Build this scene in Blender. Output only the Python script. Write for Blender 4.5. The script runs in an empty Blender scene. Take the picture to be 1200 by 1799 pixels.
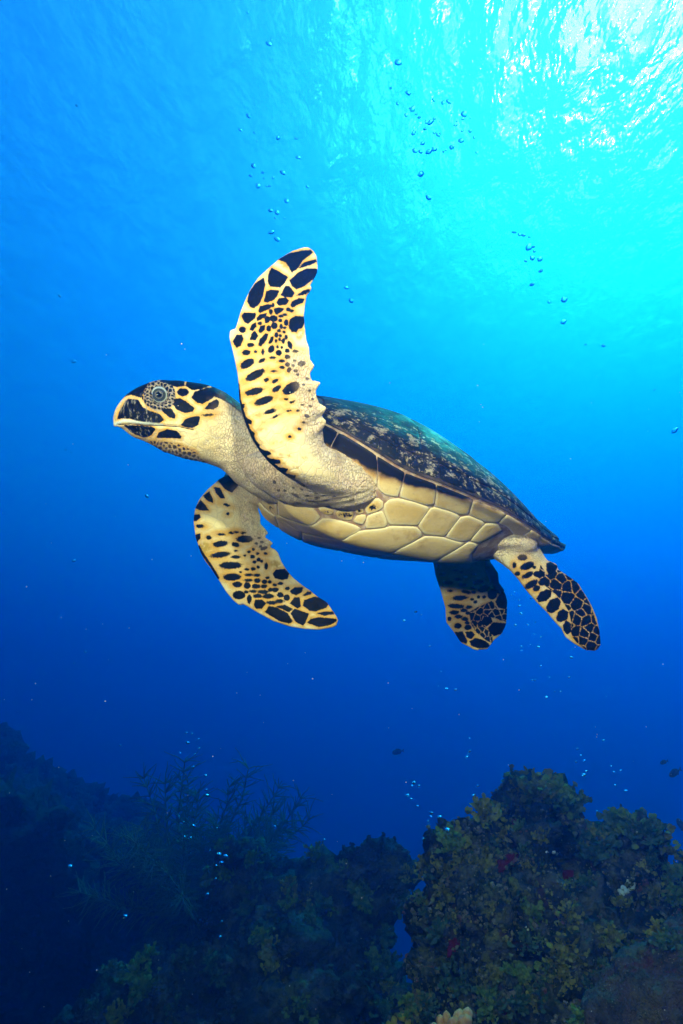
import bpy, bmesh, math, random
import numpy as np
from mathutils import Vector, Matrix, noise as mnoise
from mathutils.bvhtree import BVHTree
R = math.radians
sc = bpy.context.scene
# ---------------------------------------------------------------- camera
F_PX, PITCH = 1172.0, R(20)            # focal length in photo pixels, upward tilt
cd = bpy.data.cameras.new('camera'); cam = bpy.data.objects.new('camera', cd)
sc.collection.objects.link(cam); sc.camera = cam
cd.sensor_fit = 'VERTICAL'; cd.sensor_height = 24.0; cd.lens = 24.0*F_PX/1799.0
cd.clip_start = 0.02; cd.clip_end = 2000
cam.rotation_euler = (R(90)+PITCH, 0, 0)
# ---------------------------------------------------------------- sky, sun, exposure
SUN_EL, SUN_AZ = R(50), R(33.5)      # azimuth clockwise from +Y
wd = bpy.data.worlds.new('World'); sc.world = wd; wd.use_nodes = True
nt = wd.node_tree; nt.nodes.clear()
sky = nt.nodes.new('ShaderNodeTexSky'); sky.sky_type = 'NISHITA'; sky.sun_disc = False
sky.sun_elevation = SUN_EL; sky.sun_rotation = SUN_AZ
bg = nt.nodes.new('ShaderNodeBackground'); bg.inputs[1].default_value = 0.15
wo = nt.nodes.new('ShaderNodeOutputWorld')
nt.links.new(sky.outputs[0], bg.inputs[0]); nt.links.new(bg.outputs[0], wo.inputs[0])
sl = bpy.data.lights.new('sun', 'SUN'); sl.energy = 4.2; sl.angle = R(0.5); sl.color = (1, .97, .9)
sun = bpy.data.objects.new('sun', sl); sc.collection.objects.link(sun)
sdir = Vector((math.sin(SUN_AZ)*math.cos(SUN_EL), math.cos(SUN_AZ)*math.cos(SUN_EL), math.sin(SUN_EL)))
sun.rotation_euler = sdir.to_track_quat('Z', 'Y').to_euler()
sc.view_settings.view_transform = 'Standard'; sc.view_settings.look = 'None'
sc.view_settings.exposure = 1.08; sc.view_settings.gamma = 1.0
sc.view_settings.use_curve_mapping = False
cy = sc.cycles
cy.use_adaptive_sampling = True; cy.adaptive_threshold = 0.025; cy.use_denoising = True; cy.denoiser = 'OPENIMAGEDENOISE'
cy.max_bounces = 6; cy.volume_bounces = 2; cy.transparent_max_bounces = 24
cy.transmission_bounces = 4; cy.diffuse_bounces = 2; cy.glossy_bounces = 2
cy.caustics_reflective = False; cy.caustics_refractive = False
cy.sample_clamp_indirect = 4.0
# ---------------------------------------------------------------- helpers
UPV = np.array([0, -math.sin(PITCH), math.cos(PITCH)]); FWV = np.array([0, math.cos(PITCH), math.sin(PITCH)])
RTV = np.array([1.0, 0, 0])
def c2w(P):                                   # (right, up, distance) -> world
    P = np.asarray(P, float)
    return P[..., :1]*RTV + P[..., 1:2]*UPV + P[..., 2:3]*FWV
def w2c(P):
    P = np.asarray(P, float)
    return np.stack([P@RTV, P@UPV, P@FWV], -1)
def cam3(px, py, d):
    return np.array([(px-600)/F_PX*d, -(py-899.5)/F_PX*d, d])
def W3(px, py, d): return c2w(cam3(px, py, d))
def proj(P): return 600+P[..., 0]/P[..., 2]*F_PX, 899.5-P[..., 1]/P[..., 2]*F_PX
def smooth(a, b, x):
    t = np.clip((x-a)/(b-a), 0, 1); return t*t*(3-2*t)
def pchip(tab, s):
    x, y = np.array(tab, float).T; s = np.asarray(s, float)
    h = np.diff(x); d = np.diff(y)/h; m = np.zeros(len(x))
    for i in range(1, len(x)-1):
        if d[i-1]*d[i] > 0: m[i] = 2/(1/d[i-1]+1/d[i])
    m[0] = d[0]; m[-1] = d[-1]
    i = np.clip(np.searchsorted(x, s)-1, 0, len(h)-1); t = (s-x[i])/h[i]
    return (2*t**3-3*t*t+1)*y[i]+(t**3-2*t*t+t)*h[i]*m[i]+(-2*t**3+3*t*t)*y[i+1]+(t**3-t*t)*h[i]*m[i+1]
def mesh_np(name, V, F, mat=None, smooth_sh=True):
    me = bpy.data.meshes.new(name)
    me.from_pydata([tuple(map(float, v)) for v in V], [], [tuple(map(int, f)) for f in F])
    if smooth_sh: me.polygons.foreach_set('use_smooth', [True]*len(me.polygons))
    if mat: me.materials.append(mat)
    me.update(); return me
def link(name, data, parent=None, loc=None):
    o = bpy.data.objects.new(name, data); sc.collection.objects.link(o)
    if parent: o.parent = parent
    if loc is not None: o.location = loc
    return o
def tag(o, label=None, cat=None, group=None, kind=None):
    for k, v in (('label', label), ('category', cat), ('group', group), ('kind', kind)):
        if v: o[k] = v
    return o
def getco(me):
    a = np.empty(len(me.vertices)*3, np.float32); me.vertices.foreach_get('co', a); return a.reshape(-1, 3).astype(float)
def setco(me, co): me.vertices.foreach_set('co', np.asarray(co, np.float32).ravel()); me.update()
def attr(me, name, vals):
    a = me.attributes.new(name, 'FLOAT', 'POINT'); a.data.foreach_set('value', np.asarray(vals, np.float32))
class NT:                                      # small node-graph helper
    def __init__(s, name):
        s.m = bpy.data.materials.new(name); s.m.use_nodes = True; s.t = s.m.node_tree; s.t.nodes.clear()
        s.out = s.n('OutputMaterial')
    def n(s, kind, **kw):
        nd = s.t.nodes.new('ShaderNode'+kind)
        for k, v in kw.items():
            if k.startswith('i_'):
                key = k[2:].replace('_', ' '); s.set(nd.inputs[int(key) if key.isdigit() else key], v)
            else: setattr(nd, k, v)
        return nd
    def set(s, sock, v):
        if isinstance(v, bpy.types.NodeSocket): s.t.links.new(v, sock)
        else:
            if isinstance(v, tuple) and len(v) == 3 and sock.type == 'RGBA': v = v+(1,)
            sock.default_value = v
    def math(s, op, a, b=0.0, c=None, clamp=False):
        nd = s.n('Math', operation=op, use_clamp=clamp); s.set(nd.inputs[0], a); s.set(nd.inputs[1], b)
        if c is not None: s.set(nd.inputs[2], c)
        return nd.outputs[0]
    def ss(s, x, a, b, lo=0.0, hi=1.0):
        nd = s.n('MapRange', interpolation_type='SMOOTHSTEP'); s.set(nd.inputs['Value'], x)
        nd.inputs['From Min'].default_value = a; nd.inputs['From Max'].default_value = b
        nd.inputs['To Min'].default_value = lo; nd.inputs['To Max'].default_value = hi
        return nd.outputs[0]
    def mix(s, f, a, b, mode='MIX'):
        nd = s.n('Mix', data_type='RGBA', blend_type=mode); s.set(nd.inputs[0], f); s.set(nd.inputs[6], a); s.set(nd.inputs[7], b)
        return nd.outputs[2]
    def at(s, name): return s.n('Attribute', attribute_name=name).outputs['Fac']
    def obj(s): return s.n('TexCoord').outputs['Object']
    def noise(s, scale, detail=3, rough=.55, vec=None, dist=0.0):
        nd = s.n('TexNoise'); nd.inputs['Scale'].default_value = scale; nd.inputs['Detail'].default_value = detail
        nd.inputs['Roughness'].default_value = rough; nd.inputs['Distortion'].default_value = dist
        s.set(nd.inputs['Vector'], vec if vec is not None else s.obj()); return nd.outputs['Fac']
    def vor(s, scale, feat='F1', vec=None, rnd=1.0, out='Distance'):
        nd = s.n('TexVoronoi', feature=feat); nd.inputs['Scale'].default_value = scale; nd.inputs['Randomness'].default_value = rnd
        s.set(nd.inputs['Vector'], vec if vec is not None else s.obj()); return nd.outputs[out]
    def bsdf(s, col, rough=.5, spec=.3, height=None, dist=.002, strength=1.0, **kw):
        b = s.n('BsdfPrincipled'); s.set(b.inputs['Base Color'], col); s.set(b.inputs['Roughness'], rough)
        s.set(b.inputs['Specular IOR Level'], .5); b.inputs['IOR'].default_value = 1.10+spec*.25   # horn and skin against water, not air
        for k, v in kw.items(): s.set(b.inputs[k.replace('_', ' ')], v)
        if height is not None:
            bp = s.n('Bump'); bp.inputs['Strength'].default_value = strength; bp.inputs['Distance'].default_value = dist
            s.set(bp.inputs['Height'], height); s.t.links.new(bp.outputs[0], b.inputs['Normal'])
        s.t.links.new(b.outputs[0], s.out.inputs['Surface']); return s.m
# ================================================================ WATER
SURF, FLOOR = 12.0, -14.0
bm = bmesh.new(); bmesh.ops.create_cube(bm, size=1); hme = bpy.data.meshes.new('haze'); bm.to_mesh(hme); bm.free()
hz = link('haze', hme); z0, z1 = FLOOR-1.6, SURF+.7
hz.scale = (240, 240, z1-z0); hz.location = (0, 60, (z0+z1)/2)
n = NT('sea_water'); v = n.n('VolumePrincipled')
v.inputs['Color'].default_value = (0, .060, .235, 1); v.inputs['Absorption Color'].default_value = (.025, .585, .79, 1)
v.inputs['Density'].default_value = .30; v.inputs['Anisotropy'].default_value = .74
n.t.links.new(v.outputs[0], n.out.inputs['Volume']); hme.materials.append(n.m)
tag(hz, 'clear blue sea water filling the whole scene', None, kind='stuff')
# surface with ripples, seen from below
bm = bmesh.new(); bmesh.ops.create_grid(bm, x_segments=420, y_segments=420, size=24); wme = bpy.data.meshes.new('water_surface'); bm.to_mesh(wme); bm.free()
co = getco(wme)/24; co[:, :2] = co[:, :2]*17+np.sign(co[:, :2])*np.abs(co[:, :2])**5*90; far = np.exp(-(np.hypot(co[:, 0], co[:, 1])/16)**4); rng = np.random.default_rng(3); z = np.zeros(len(co))
for k in range(40):
    lam = .5*1.08**k; th = rng.normal(.5, .7); q = 2*np.pi/lam*(co[:, 0]*math.cos(th)+co[:, 1]*math.sin(th))+rng.uniform(0, 6.28)
    z += min(.012*lam, .022)*(np.sin(q)+.3*np.sin(2*q))*far
co[:, 2] = z; setco(wme, co); wme.polygons.foreach_set('use_smooth', [True]*len(wme.polygons))
ws = link('water_surface', wme, None, (6, 11, SURF)); tag(ws, None, None, kind='structure')
n = NT('water_surface'); t_ = n.n('BsdfTransparent'); r_ = n.n('BsdfRefraction', i_Roughness=.36, i_IOR=1.15); r2_ = n.n('BsdfRefraction', i_Roughness=.85, i_IOR=1.15)
bp = n.n('Bump', i_Strength=1.0, i_Distance=4.0); mp = n.n('Mapping', i_Scale=(1, .55, 1), i_Rotation=(0, 0, .6)); n.set(mp.inputs['Vector'], n.obj())
n.set(bp.inputs['Height'], n.noise(1.3, 4, .52, mp.outputs[0])); n.set(r_.inputs['Normal'], bp.outputs[0]); n.set(r2_.inputs['Normal'], bp.outputs[0]); m2_ = n.n('MixShader', i_0=.6); n.t.links.new(r_.outputs[0], m2_.inputs[1]); n.t.links.new(r2_.outputs[0], m2_.inputs[2])
mx = n.n('MixShader', i_0=.25); n.t.links.new(t_.outputs[0], mx.inputs[1]); n.t.links.new(m2_.outputs[0], mx.inputs[2]); n.t.links.new(mx.outputs[0], n.out.inputs['Surface'])
wme.materials.append(n.m)
# the drop-off below
bm = bmesh.new(); bmesh.ops.create_grid(bm, x_segments=90, y_segments=90, size=115); fme = bpy.data.meshes.new('seabed'); bm.to_mesh(fme); bm.free()
co = getco(fme); co[:, 2] = [mnoise.noise((x*.06, y*.06, 3))*.9 for x, y, _ in co]; setco(fme, co)
n = NT('seabed'); fme.materials.append(n.bsdf(n.mix(n.noise(.8, 5), (.10, .11, .09), (.22, .20, .16)), .9, .1, n.noise(3, 5), .1))
tag(link('seabed', fme, None, (0, 60, FLOOR)), None, None, kind='structure')
# the photographer's two flash heads
def strobe(c, aim, en):
    L = bpy.data.lights.new('strobe', 'SPOT'); L.energy = en; L.shadow_soft_size = .05; L.spot_size = R(116); L.spot_blend = 1.0; L.color = (1, .70, .43)
    o = link('strobe', L, None, c2w(np.array(c))); o.rotation_euler = (o.location-Vector(c2w(np.array(aim)))).to_track_quat('Z', 'Y').to_euler()
strobe((.07, .80, .05), (.10, .18, 1.3), 70); strobe((-.55, .36, .0), (-.05, .20, 1.3), 47)
# ================================================================ SEA TURTLE
# ---- shell frame
PF = [440.4733, 742.9714, 1.2765, 1.4954, 0.1522, 0.2604, 0.0337, 0.0011, -0.0377, -0.0386, -0.0428, -0.0278,
      0.0201, 0.0902, 0.1531, 0.1246, 0.0723, 0.0307, 0.0381, 0.1478, 0.122, 0.0984, 0.040, 0.010]
KS = [0, .15, .35, .55, .75, .9, 1]
SW = [[0, .16], [.03, .40], [.08, .58], [.16, .76], [.28, .92], [.42, 1], [.56, .98], [.7, .84], [.82, .62], [.91, .38], [.97, .17], [1, .05]]
SA = cam3(PF[0], PF[1], PF[2]); SB = cam3(987, 957, PF[3])
TF = (SA-SB)/np.linalg.norm(SA-SB)
TL0 = np.array([0, 0, -1.0]); TL0 -= TL0@TF*TF; TL0 /= np.linalg.norm(TL0)
TU0 = np.cross(TL0, TF); TU0 *= np.sign(TU0[1])
TL = math.cos(PF[4])*TL0+math.sin(PF[4])*TU0; TU = math.cos(PF[4])*TU0-math.sin(PF[4])*TL0
kt = lambda k, e, s: pchip(list(zip(KS, list(k)+[e])), s)
def shell_w(s):
    w = PF[5]*pchip(SW, s)
    saw = (s*15.0) % 1.0                      # pointed rear margin
    return w*(1+smooth(.62, .9, s)*.07*(saw-.4))
def shell_pt(s, q, side, off=0.0):
    s = np.asarray(s, float); q = np.asarray(q, float)
    w = shell_w(s); ur = kt(PF[6:12], 0, s); aq = np.clip(np.abs(q), 0, 1)
    if side > 0: u = ur+kt(PF[12:18], .004, s)*(1-aq**2.0)**.75
    else:
        t = np.clip((1-aq)/.45, 0, 1); u = ur-.007*smooth(1.0, .97, aq)-kt(PF[18:24], .004, s)*t*t*(3-2*t)
    return SB+(1-s)[..., None]*(SA-SB)+(w*q)[..., None]*TL+u[..., None]*TU
def shell_nrm(s, q, side):
    e = 1e-3; s = np.asarray(s, float); q = np.asarray(q, float)
    ds = shell_pt(np.clip(s+e*4, 0, 1), q, side)-shell_pt(np.clip(s-e*4, 0, 1), q, side)
    dq = shell_pt(s, np.clip(q+e*4, -.999, .999), side)-shell_pt(s, np.clip(q-e*4, -.999, .999), side)
    n = np.cross(ds, dq); n /= np.linalg.norm(n, axis=-1, keepdims=True)+1e-12
    return n*np.sign((n@TU)*side)[..., None]
def shell_surf(s, q, side, off): return shell_pt(s, q, side)+shell_nrm(s, q, side)*np.asarray(off)[..., None]
# ---- traced picture frames (zoom crop -> photo pixels)
ZH = (180, 640, 4.0); ZN = (380, 420, 3.9107); ZF = (320, 800, 4.0); ZR = (740, 900, 3.5294)
Z4 = (640, 820, 4.615); Z3 = (430, 820, 4.8); Z1 = (560, 680, 5.4545)
def zp(z, pts): return [(z[0]+x/z[2], z[1]+y/z[2]) for x, y in pts]
class Marks:                                   # pigment shapes, distance in photo pixels
    def __init__(s, z): s.z = z; s.sh = []
    def E(s, *rows):
        for r in rows:
            x, y, a, b = r[:4]; an = R(r[4]) if len(r) > 4 else 0
            s.sh.append(('e', (s.z[0]+x/s.z[2], s.z[1]+y/s.z[2]), a/s.z[2], b/s.z[2], an))
        return s
    def P(s, *polys):
        for p in polys: s.sh.append(('p', np.array(zp(s.z, p))))
        return s
    def L(s, pts, w): s.sh.append(('l', np.array(zp(s.z, pts)), w/s.z[2])); return s
    def M(s, poly, n, seed, gap=.8):           # mosaic of close-set scales inside an outline
        pg = np.array(zp(s.z, poly)); rg = np.random.default_rng(seed); lo, hi = pg.min(0), pg.max(0); pts = []
        while len(pts) < n:
            c = [rg.uniform(lo, hi) for _ in range(30)]
            c = max(c, key=lambda k: min([np.hypot(*(k-p)) for p in pts] or [9])+rg.random()*2); pts.append(c)
        s.sh.append(('m', pg, np.array(pts), gap)); return s
    def sdf(s, x, y):
        d = np.full(len(x), 60.0)
        for h in s.sh:
            if h[0] == 'e':
                (cx, cy), a, b, an = h[1:]; c, sn = math.cos(an), math.sin(an)
                u = (x-cx)*c+(y-cy)*sn; v = -(x-cx)*sn+(y-cy)*c; k = np.hypot(u/a, v/b)
                v_ = (k-1)*min(a, b)*(.6+.4*np.minimum(a, b)/max(a, b))
            elif h[0] == 'p': v_ = poly_sdf(x, y, h[1])
            elif h[0] == 'l': v_ = line_d(x, y, h[1])-h[2]
            else:
                D = np.hypot(x[:, None]-h[2][:, 0], y[:, None]-h[2][:, 1]); D.partition(1, axis=1)
                v_ = np.maximum(poly_sdf(x, y, h[1]), h[3]-(D[:, 1]-D[:, 0])/2)
            d = np.minimum(d, v_)
        return d
def line_d(x, y, P):
    d = np.full(len(x), 1e3)
    for a, b in zip(P[:-1], P[1:]):
        e = b-a; t = np.clip(((x-a[0])*e[0]+(y-a[1])*e[1])/(e@e+1e-9), 0, 1)
        d = np.minimum(d, np.hypot(x-a[0]-t*e[0], y-a[1]-t*e[1]))
    return d
def poly_sdf(x, y, P):
    d = line_d(x, y, np.vstack([P, P[:1]])); ins = np.zeros(len(x), bool)
    for a, b in zip(P, np.roll(P, -1, 0)):
        c = ((a[1] > y) != (b[1] > y))
        with np.errstate(all='ignore'): ins ^= c & (x < (b[0]-a[0])*(y-a[1])/(b[1]-a[1])+a[0])
    return np.where(ins, -d, d)
# dark scales, traced, plus a few outlines that paint shade as dark colour
mN = Marks(ZN).P([(430,140),(500,100),(600,80),(650,78),(660,95),(590,150),(560,200),(520,228),(500,190),(480,160)],
 [(570,200),(600,165),(680,140),(688,155),(650,175)], [(505,285),(560,235),(620,205),(690,205),(696,225),(670,270),(600,325),(550,345),(520,320)],
 [(550,390),(600,355),(640,345),(640,360),(610,380)], [(360,240),(380,200),(430,225),(490,262),(470,300),(440,330),(370,325),(355,290)],
 [(215,430),(225,370),(270,305),(325,268),(335,310),(320,390),(295,445),(260,475),(235,465)], [(328,430),(345,360),(380,350),(430,355),(415,395),(390,420),(350,435)],
 [(445,385),(475,325),(500,325),(535,370),(520,400),(470,398)], [(415,440),(430,410),(480,405),(497,425),(480,450),(430,455)],
 [(510,460),(520,430),(570,408),(605,412),(595,435),(550,455),(525,470)], [(290,495),(300,465),(350,450),(385,452),(370,475),(330,495),(300,508)],
 [(398,480),(430,472),(465,478),(450,500),(410,518),(400,500)], [(175,530),(190,508),(270,510),(265,545),(220,580),(195,570)],
 [(278,545),(300,520),(345,512),(335,535),(300,555),(282,562)], [(230,625),(245,590),(270,575),(275,600),(250,630)],
 [(290,635),(305,600),(335,592),(330,625),(305,648)], [(232,690),(245,650),(265,632),(285,665),(270,695)],
 [(290,730),(300,690),(340,650),(355,655),(345,690),(310,735)], [(360,715),(375,675),(392,672),(388,700),(370,718)],
 [(500,590),(510,550),(545,530),(600,535),(605,570),(590,610),(560,620),(550,640),(520,635),(502,615)],
 [(115,705),(140,660),(175,660),(185,690),(165,735),(140,745)],
 [(160,1130),(195,1135),(190,1160),(165,1175)], [(185,1215),(245,1250),(240,1270),(205,1265)], [(215,1300),(268,1335),(260,1352),(235,1340)],
 [(250,1370),(300,1412),(290,1428),(265,1410)], [(290,1440),(370,1462),(375,1478),(330,1490)], [(340,1500),(440,1520),(440,1538),(390,1545)],
 [(400,1560),(490,1580),(480,1600),(440,1600)], [(470,1610),(545,1625),(540,1645),(500,1640)])
mN.E((392,547,26,20),(180,624,22,20),(235,728,20,13),(207,780,25,16),(270,775,8,8),(320,775,8,14),(378,757,18,25,30),(430,782,18,18),(505,728,12,24,-20),
 (487,768,14,12),(488,810,16,13),(450,838,16,9),(488,863,13,12),(452,882,14,8),(315,835,20,10,-35),(388,815,14,6),(213,857,46,26,-28),(267,935,66,24,-28),
 (345,968,16,10,-25),(403,975,18,10,-25),(395,908,14,6),(585,857,24,17,-10),(515,1025,60,32,-30),(415,1028,30,15,-35),(262,1048,56,20,-15),(328,1110,60,22,-20),
 (368,1185,34,12,-18),(625,960,10,8),(500,900,12,16,30),(350,555,16,22),(398,595,20,22),(360,615,14,18),(300,580,12,10),(445,530,13,9),(470,520,13,7),(495,485,14,12),
 (520,495,11,7),(440,560,12,11),(480,575,12,18),(445,600,9,13),(470,610,9,7),(430,630,11,9),(465,640,9,7),(412,660,11,15),(440,665,8,8),(480,675,8,13),(460,700,9,13),
 (435,690,7,9),(410,700,7,11),(420,740,7,8),(450,745,7,7),(390,455,7,11),(375,500,11,16),(545,905,12,8),(530,870,9,7),(560,930,10,6),(600,1000,8,6),(640,1040,7,5),(480,1100,10,5),
 (620,1215,14,9,30),(570,1305,10,7),(505,1358,9,7),(600,1260,8,5),(560,1180,9,5),(660,1100,8,6),
 (645,1150,9,6),(590,1140,8,5),(405,1220,20,5,-30),(520,1120,14,6,-20),(540,835,8,6),(545,770,14,6),(500,1180,10,4))
mN.L([(150,1000),(160,1110),(182,1190),(222,1300),(280,1420),(360,1520),(440,1590),(520,1650),(600,1690)], 9)  # shadow side of the leading edge, painted as a dark stroke
oN = Marks(ZN).E((575,655,30,45,20),(470,170,38,30,40),(280,1210,45,16,-10),(310,1310,45,16,-10),(420,1398,40,14,-10),(440,1480,30,12,20),(505,1490,26,12,10),(545,1570,28,12,10),(605,1500,16,9),(470,1545,28,12,20),(200,1180,20,30),(390,1455,20,10,20))                                # ochre patches
mF = Marks(ZF).P([(880,1175),(910,1150),(960,1140),(1080,1150),(1085,1165),(1040,1190),(960,1205),(920,1190)], [(950,1110),(1000,1100),(1060,1100),(1065,1115),(1000,1125)],
 [(850,1055),(860,1020),(930,995),(990,1005),(1025,1050),(1010,1070),(940,1095),(900,1092)], [(765,1110),(790,1080),(850,1100),(888,1115),(870,1165),(850,1195),(800,1170)],
 [(585,1100),(610,1060),(660,1070),(740,1110),(775,1165),(750,1180),(690,1165),(630,1130)], [(760,1040),(790,1000),(825,1000),(832,1060),(810,1075)],
 [(760,955),(790,930),(850,928),(840,960),(800,980),(770,970)], [(850,985),(880,960),(905,960),(905,975),(870,985)], [(505,1050),(515,1018),(560,1015),(588,1040),(560,1075),(520,1075)],
 [(640,830),(660,805),(720,800),(750,830),(740,865),(700,875),(650,860)], [(665,1062),(720,1052),(775,1080),(750,1100)], [(225,225),(265,230),(300,300),(270,300),(240,265)],
 [(150,285),(190,255),(215,310),(215,330),(180,320)], [(95,370),(130,315),(160,350),(185,385),(130,385)], [(85,420),(120,415),(130,435),(100,460),(85,460)], [(95,560),(125,550),(130,580),(105,605)],
 [(250,170),(330,140),(400,200),(350,260),(300,235)])
mF.E((400,982,40,28),(472,1008,14,26),(388,907,30,18),(350,855,55,22),(340,773,70,22),(268,698,58,17,-8),(270,622,46,18,-8),(187,578,16,13),(440,588,52,22),(375,627,24,13,15),(375,714,24,9),
 (575,653,20,11,-20),(458,915,22,20),(520,920,25,14),(528,880,20,14),(578,888,16,14),(525,842,18,9),(570,960,30,12),(605,990,35,14),(530,988,25,12),(630,1035,30,11),(735,1000,20,20),(690,980,20,16),
 (655,945,20,14),(575,920,18,12),(620,945,15,12),(500,955,22,8),(450,960,14,8),(680,1025,28,10),(740,935,14,10),(690,900,14,8),(650,910,12,8),(615,890,12,10),(600,860,12,7),(465,878,22,8),(470,840,20,7),
 (455,800,12,6),(500,798,14,10),(590,778,11,20),(535,785,9,8),(508,750,12,9),(537,733,12,12),(560,745,8,8),(495,712,14,12),(470,678,9,7),(500,660,8,8),(530,690,10,7),(585,690,10,7),(312,348,16,7,20),
 (320,410,10,8),(275,555,18,6),(125,497,22,10),(550,640,8,6),(520,620,8,6),(560,610,9,6),(540,580,7,5),(430,545,14,6),(380,540,12,5),(345,545,12,5),(410,820,7,5),(440,705,7,5),(375,670,7,4))
mF.L([(118,640),(150,700),(200,770),(255,862)], 6)
oF = Marks(ZF).E((655,765,45,28,15),(160,650,40,45),(910,1150,22,22))
mR = Marks(ZR).E((628,280,26,16),(658,332,40,20,-20),(660,390,32,14,-25),(682,447,40,18,-30),(715,472,20,16,-30),(755,432,28,18,-20),(718,383,20,17),(597,380,14,12),(578,327,10,16),(700,342,10,8))
mR.P([(715,535),(740,495),(780,478),(808,490),(800,525),(770,550),(730,555)], [(775,590),(800,545),(845,530),(865,555),(850,600),(810,625),(785,615)], [(838,655),(850,620),(880,600),(910,620),(905,660),(870,678),(845,675)],
 [(880,700),(900,672),(925,690),(928,740),(905,755),(885,735)], [(775,320),(800,308),(845,335),(830,370),(800,388),(780,365)])
mR.M([(740,330),(775,390),(850,360),(960,430),(1040,560),(1105,740),(1112,820),(1080,855),(1020,850),(960,800),(930,760),(935,690),(915,610),(870,540),(815,490),(770,455),(725,400)], 58, 4, 1.2)
mQ = Marks(ZR).E((135,385,16,10),(170,437,25,11),(260,452,20,10),(352,433,28,14,-10),(388,472,34,18,-25),(440,508,28,30),(240,531,40,12,-5),(215,582,42,12,5),(205,621,24,12),(265,608,18,9),(232,647,20,10),
 (272,662,17,11),(228,704,20,15),(290,714,20,14),(175,660,12,12),(280,495,22,8,15),(180,487,12,6),(295,588,16,8),(335,555,10,8),(315,540,9,7),(325,495,12,8),(390,525,10,8),(355,525,8,8),(290,625,12,8),(285,685,12,9),
 (270,400,10,5),(210,360,10,4),(330,385,9,4),(250,372,8,4),(230,415,18,6),(320,470,12,5))
mQ.P([(460,555),(490,500),(525,500),(536,560),(525,600),(480,590)], [(370,680),(390,648),(430,650),(440,680),(405,705),(380,695)], [(415,715),(450,682),(525,690),(525,720),(490,755),(450,765),(420,740)],
 [(210,745),(255,740),(285,800),(280,812),(240,800)], [(275,742),(315,740),(330,760),(310,785),(285,775)], [(300,800),(340,780),(400,800),(425,825),(410,838),(350,840),(310,825)],
 [(395,280),(440,300),(480,375),(490,440),(520,480),(500,500),(465,500),(430,430),(400,360)])  # last outline: shade on this flipper's edge, painted dark like a scale
mQ.M([(300,620),(350,590),(440,550),(480,610),(535,600),(535,680),(440,650),(380,640),(370,690),(410,720),(440,770),(440,810),(400,790),(340,740),(310,690)], 46, 9, 1.2)
mH = Marks(ZH).P([(380,515),(400,480),(460,458),(520,470),(552,505),(550,520),(470,515)], [(555,425),(580,390),(630,370),(685,368),(672,425),(630,445),(580,438)],
 [(500,285),(512,250),(540,240),(590,265),(645,310),(635,330),(580,340),(525,318)], [(628,235),(650,195),(740,165),(770,168),(795,215),(770,240),(700,278),(660,265)],
 [(525,195),(545,172),(590,175),(607,195),(595,215),(560,225),(535,212)], [(418,325),(440,315),(485,315),(513,360),(505,380),(470,370)], [(720,315),(750,275),(800,248),(818,265),(812,295),(780,315)],
 [(410,135),(430,95),(520,95),(575,120),(575,150),(520,160),(460,145)], [(585,150),(600,110),(700,115),(755,150),(690,175),(630,180)],
 [(150,228),(160,200),(220,160),(290,110),(350,110),(320,145),(290,190),(272,235),(200,212)],
 [(105,385),(125,330),(165,260),(185,245),(250,250),(280,300),(330,330),(400,350),(430,390),(400,412),(330,412),(250,398),(200,382),(140,378)],
 [(150,430),(250,432),(350,440),(372,455),(340,500),(290,518),(230,500),(190,480)], [(790,140),(860,170),(930,230),(985,330),(1010,430),(1060,540),(1150,640),(1200,680),(1200,400),(1000,180)])  # last outline: dark neck skin and the flash shadow on it, painted together
mH.E((742,356,24,5,-5)).M([(290,170),(330,130),(400,112),(470,125),(505,180),(512,240),(490,290),(440,320),(370,315),(310,290),(280,240)], 90, 3, 1.35)
mH.M([(335,545),(400,540),(520,560),(640,610),(720,690),(600,680),(480,645),(400,610)], 70, 8, 2.0)
lipH = Marks(ZH).L([(84,425),(110,412),(150,397),(200,400),(290,415),(420,426)], 9)
mouthH = Marks(ZH).L([(112,428),(200,420),(300,430),(430,432),(540,440),(640,462)], 0)
# ---- outlines of the limbs (leading edge, trailing edge, from tip to root)
LN = [(543,437),(533,436),(513,442),(490,456),(469.5,473.7),(453,489),(441,507),(431,527),(422,550),(417,568),(413,580),(403.5,582),(403,594),(407,609),(412,630),(417,655),(419.6,676),(421,701),(425,722),(431,742),(443,770),(457,793),(472,811),(490,827),(508,839),(533,853),(565,868),(600,878)]
TN = [(543,437),(551,442),(556.5,451),(558.5,471),(556.5,481),(545,502),(548,507),(539,520),(536,538),(534,555.5),(535.5,573.5),(538.6,599),(543.7,614),(544.5,632),(553,643),(545,655),(547,669),(564,672),(554,686),(556,694),(560,708),(574,716),(565,730),(574,741),(565,753),(570,778),(590,792),(615,812),(635,835)]
LF = [(592,1096),(582.5,1101.5),(560,1106.5),(535,1105),(510,1101),(480,1091),(455,1077.5),(427.5,1061),(420,1063),(410,1055),(397.5,1040),(385,1020),(370,997.5),(360,985),(352.5,970),(344,945),(340,917.5),(342.5,895),(350,877.5),(365,860),(382.5,845),(405,832),(430,822)]
TFl = [(592,1096),(594,1090),(591,1082.5),(582.5,1070),(575,1059),(560,1050),(545,1037.5),(532.5,1029),(515,1015),(506,1005),(495,987.5),(489,972),(484,966),(474,961),(480,954),(465,944),(472,937),(457.5,922),(457,907.5),(452,893),(455,880),(462,870),(475,860)]
LR = [(1047,1141.5),(1029,1142),(1009,1131),(993.6,1119.6),(986.5,1104),(975,1092.7),(961,1075.7),(944,1058.7),(927,1039),(910,1016),(896,999),(881.7,985),(866,974),(858,962)]
TR = [(1047,1141.5),(1054,1132),(1053,1110),(1047.5,1084),(1039,1064),(1027.6,1044.5),(1015,1024.7),(995,1010.5),(979.5,1000.6),(978,992),(961,985),(949.7,968),(945.4,951),(940,928)]
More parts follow.
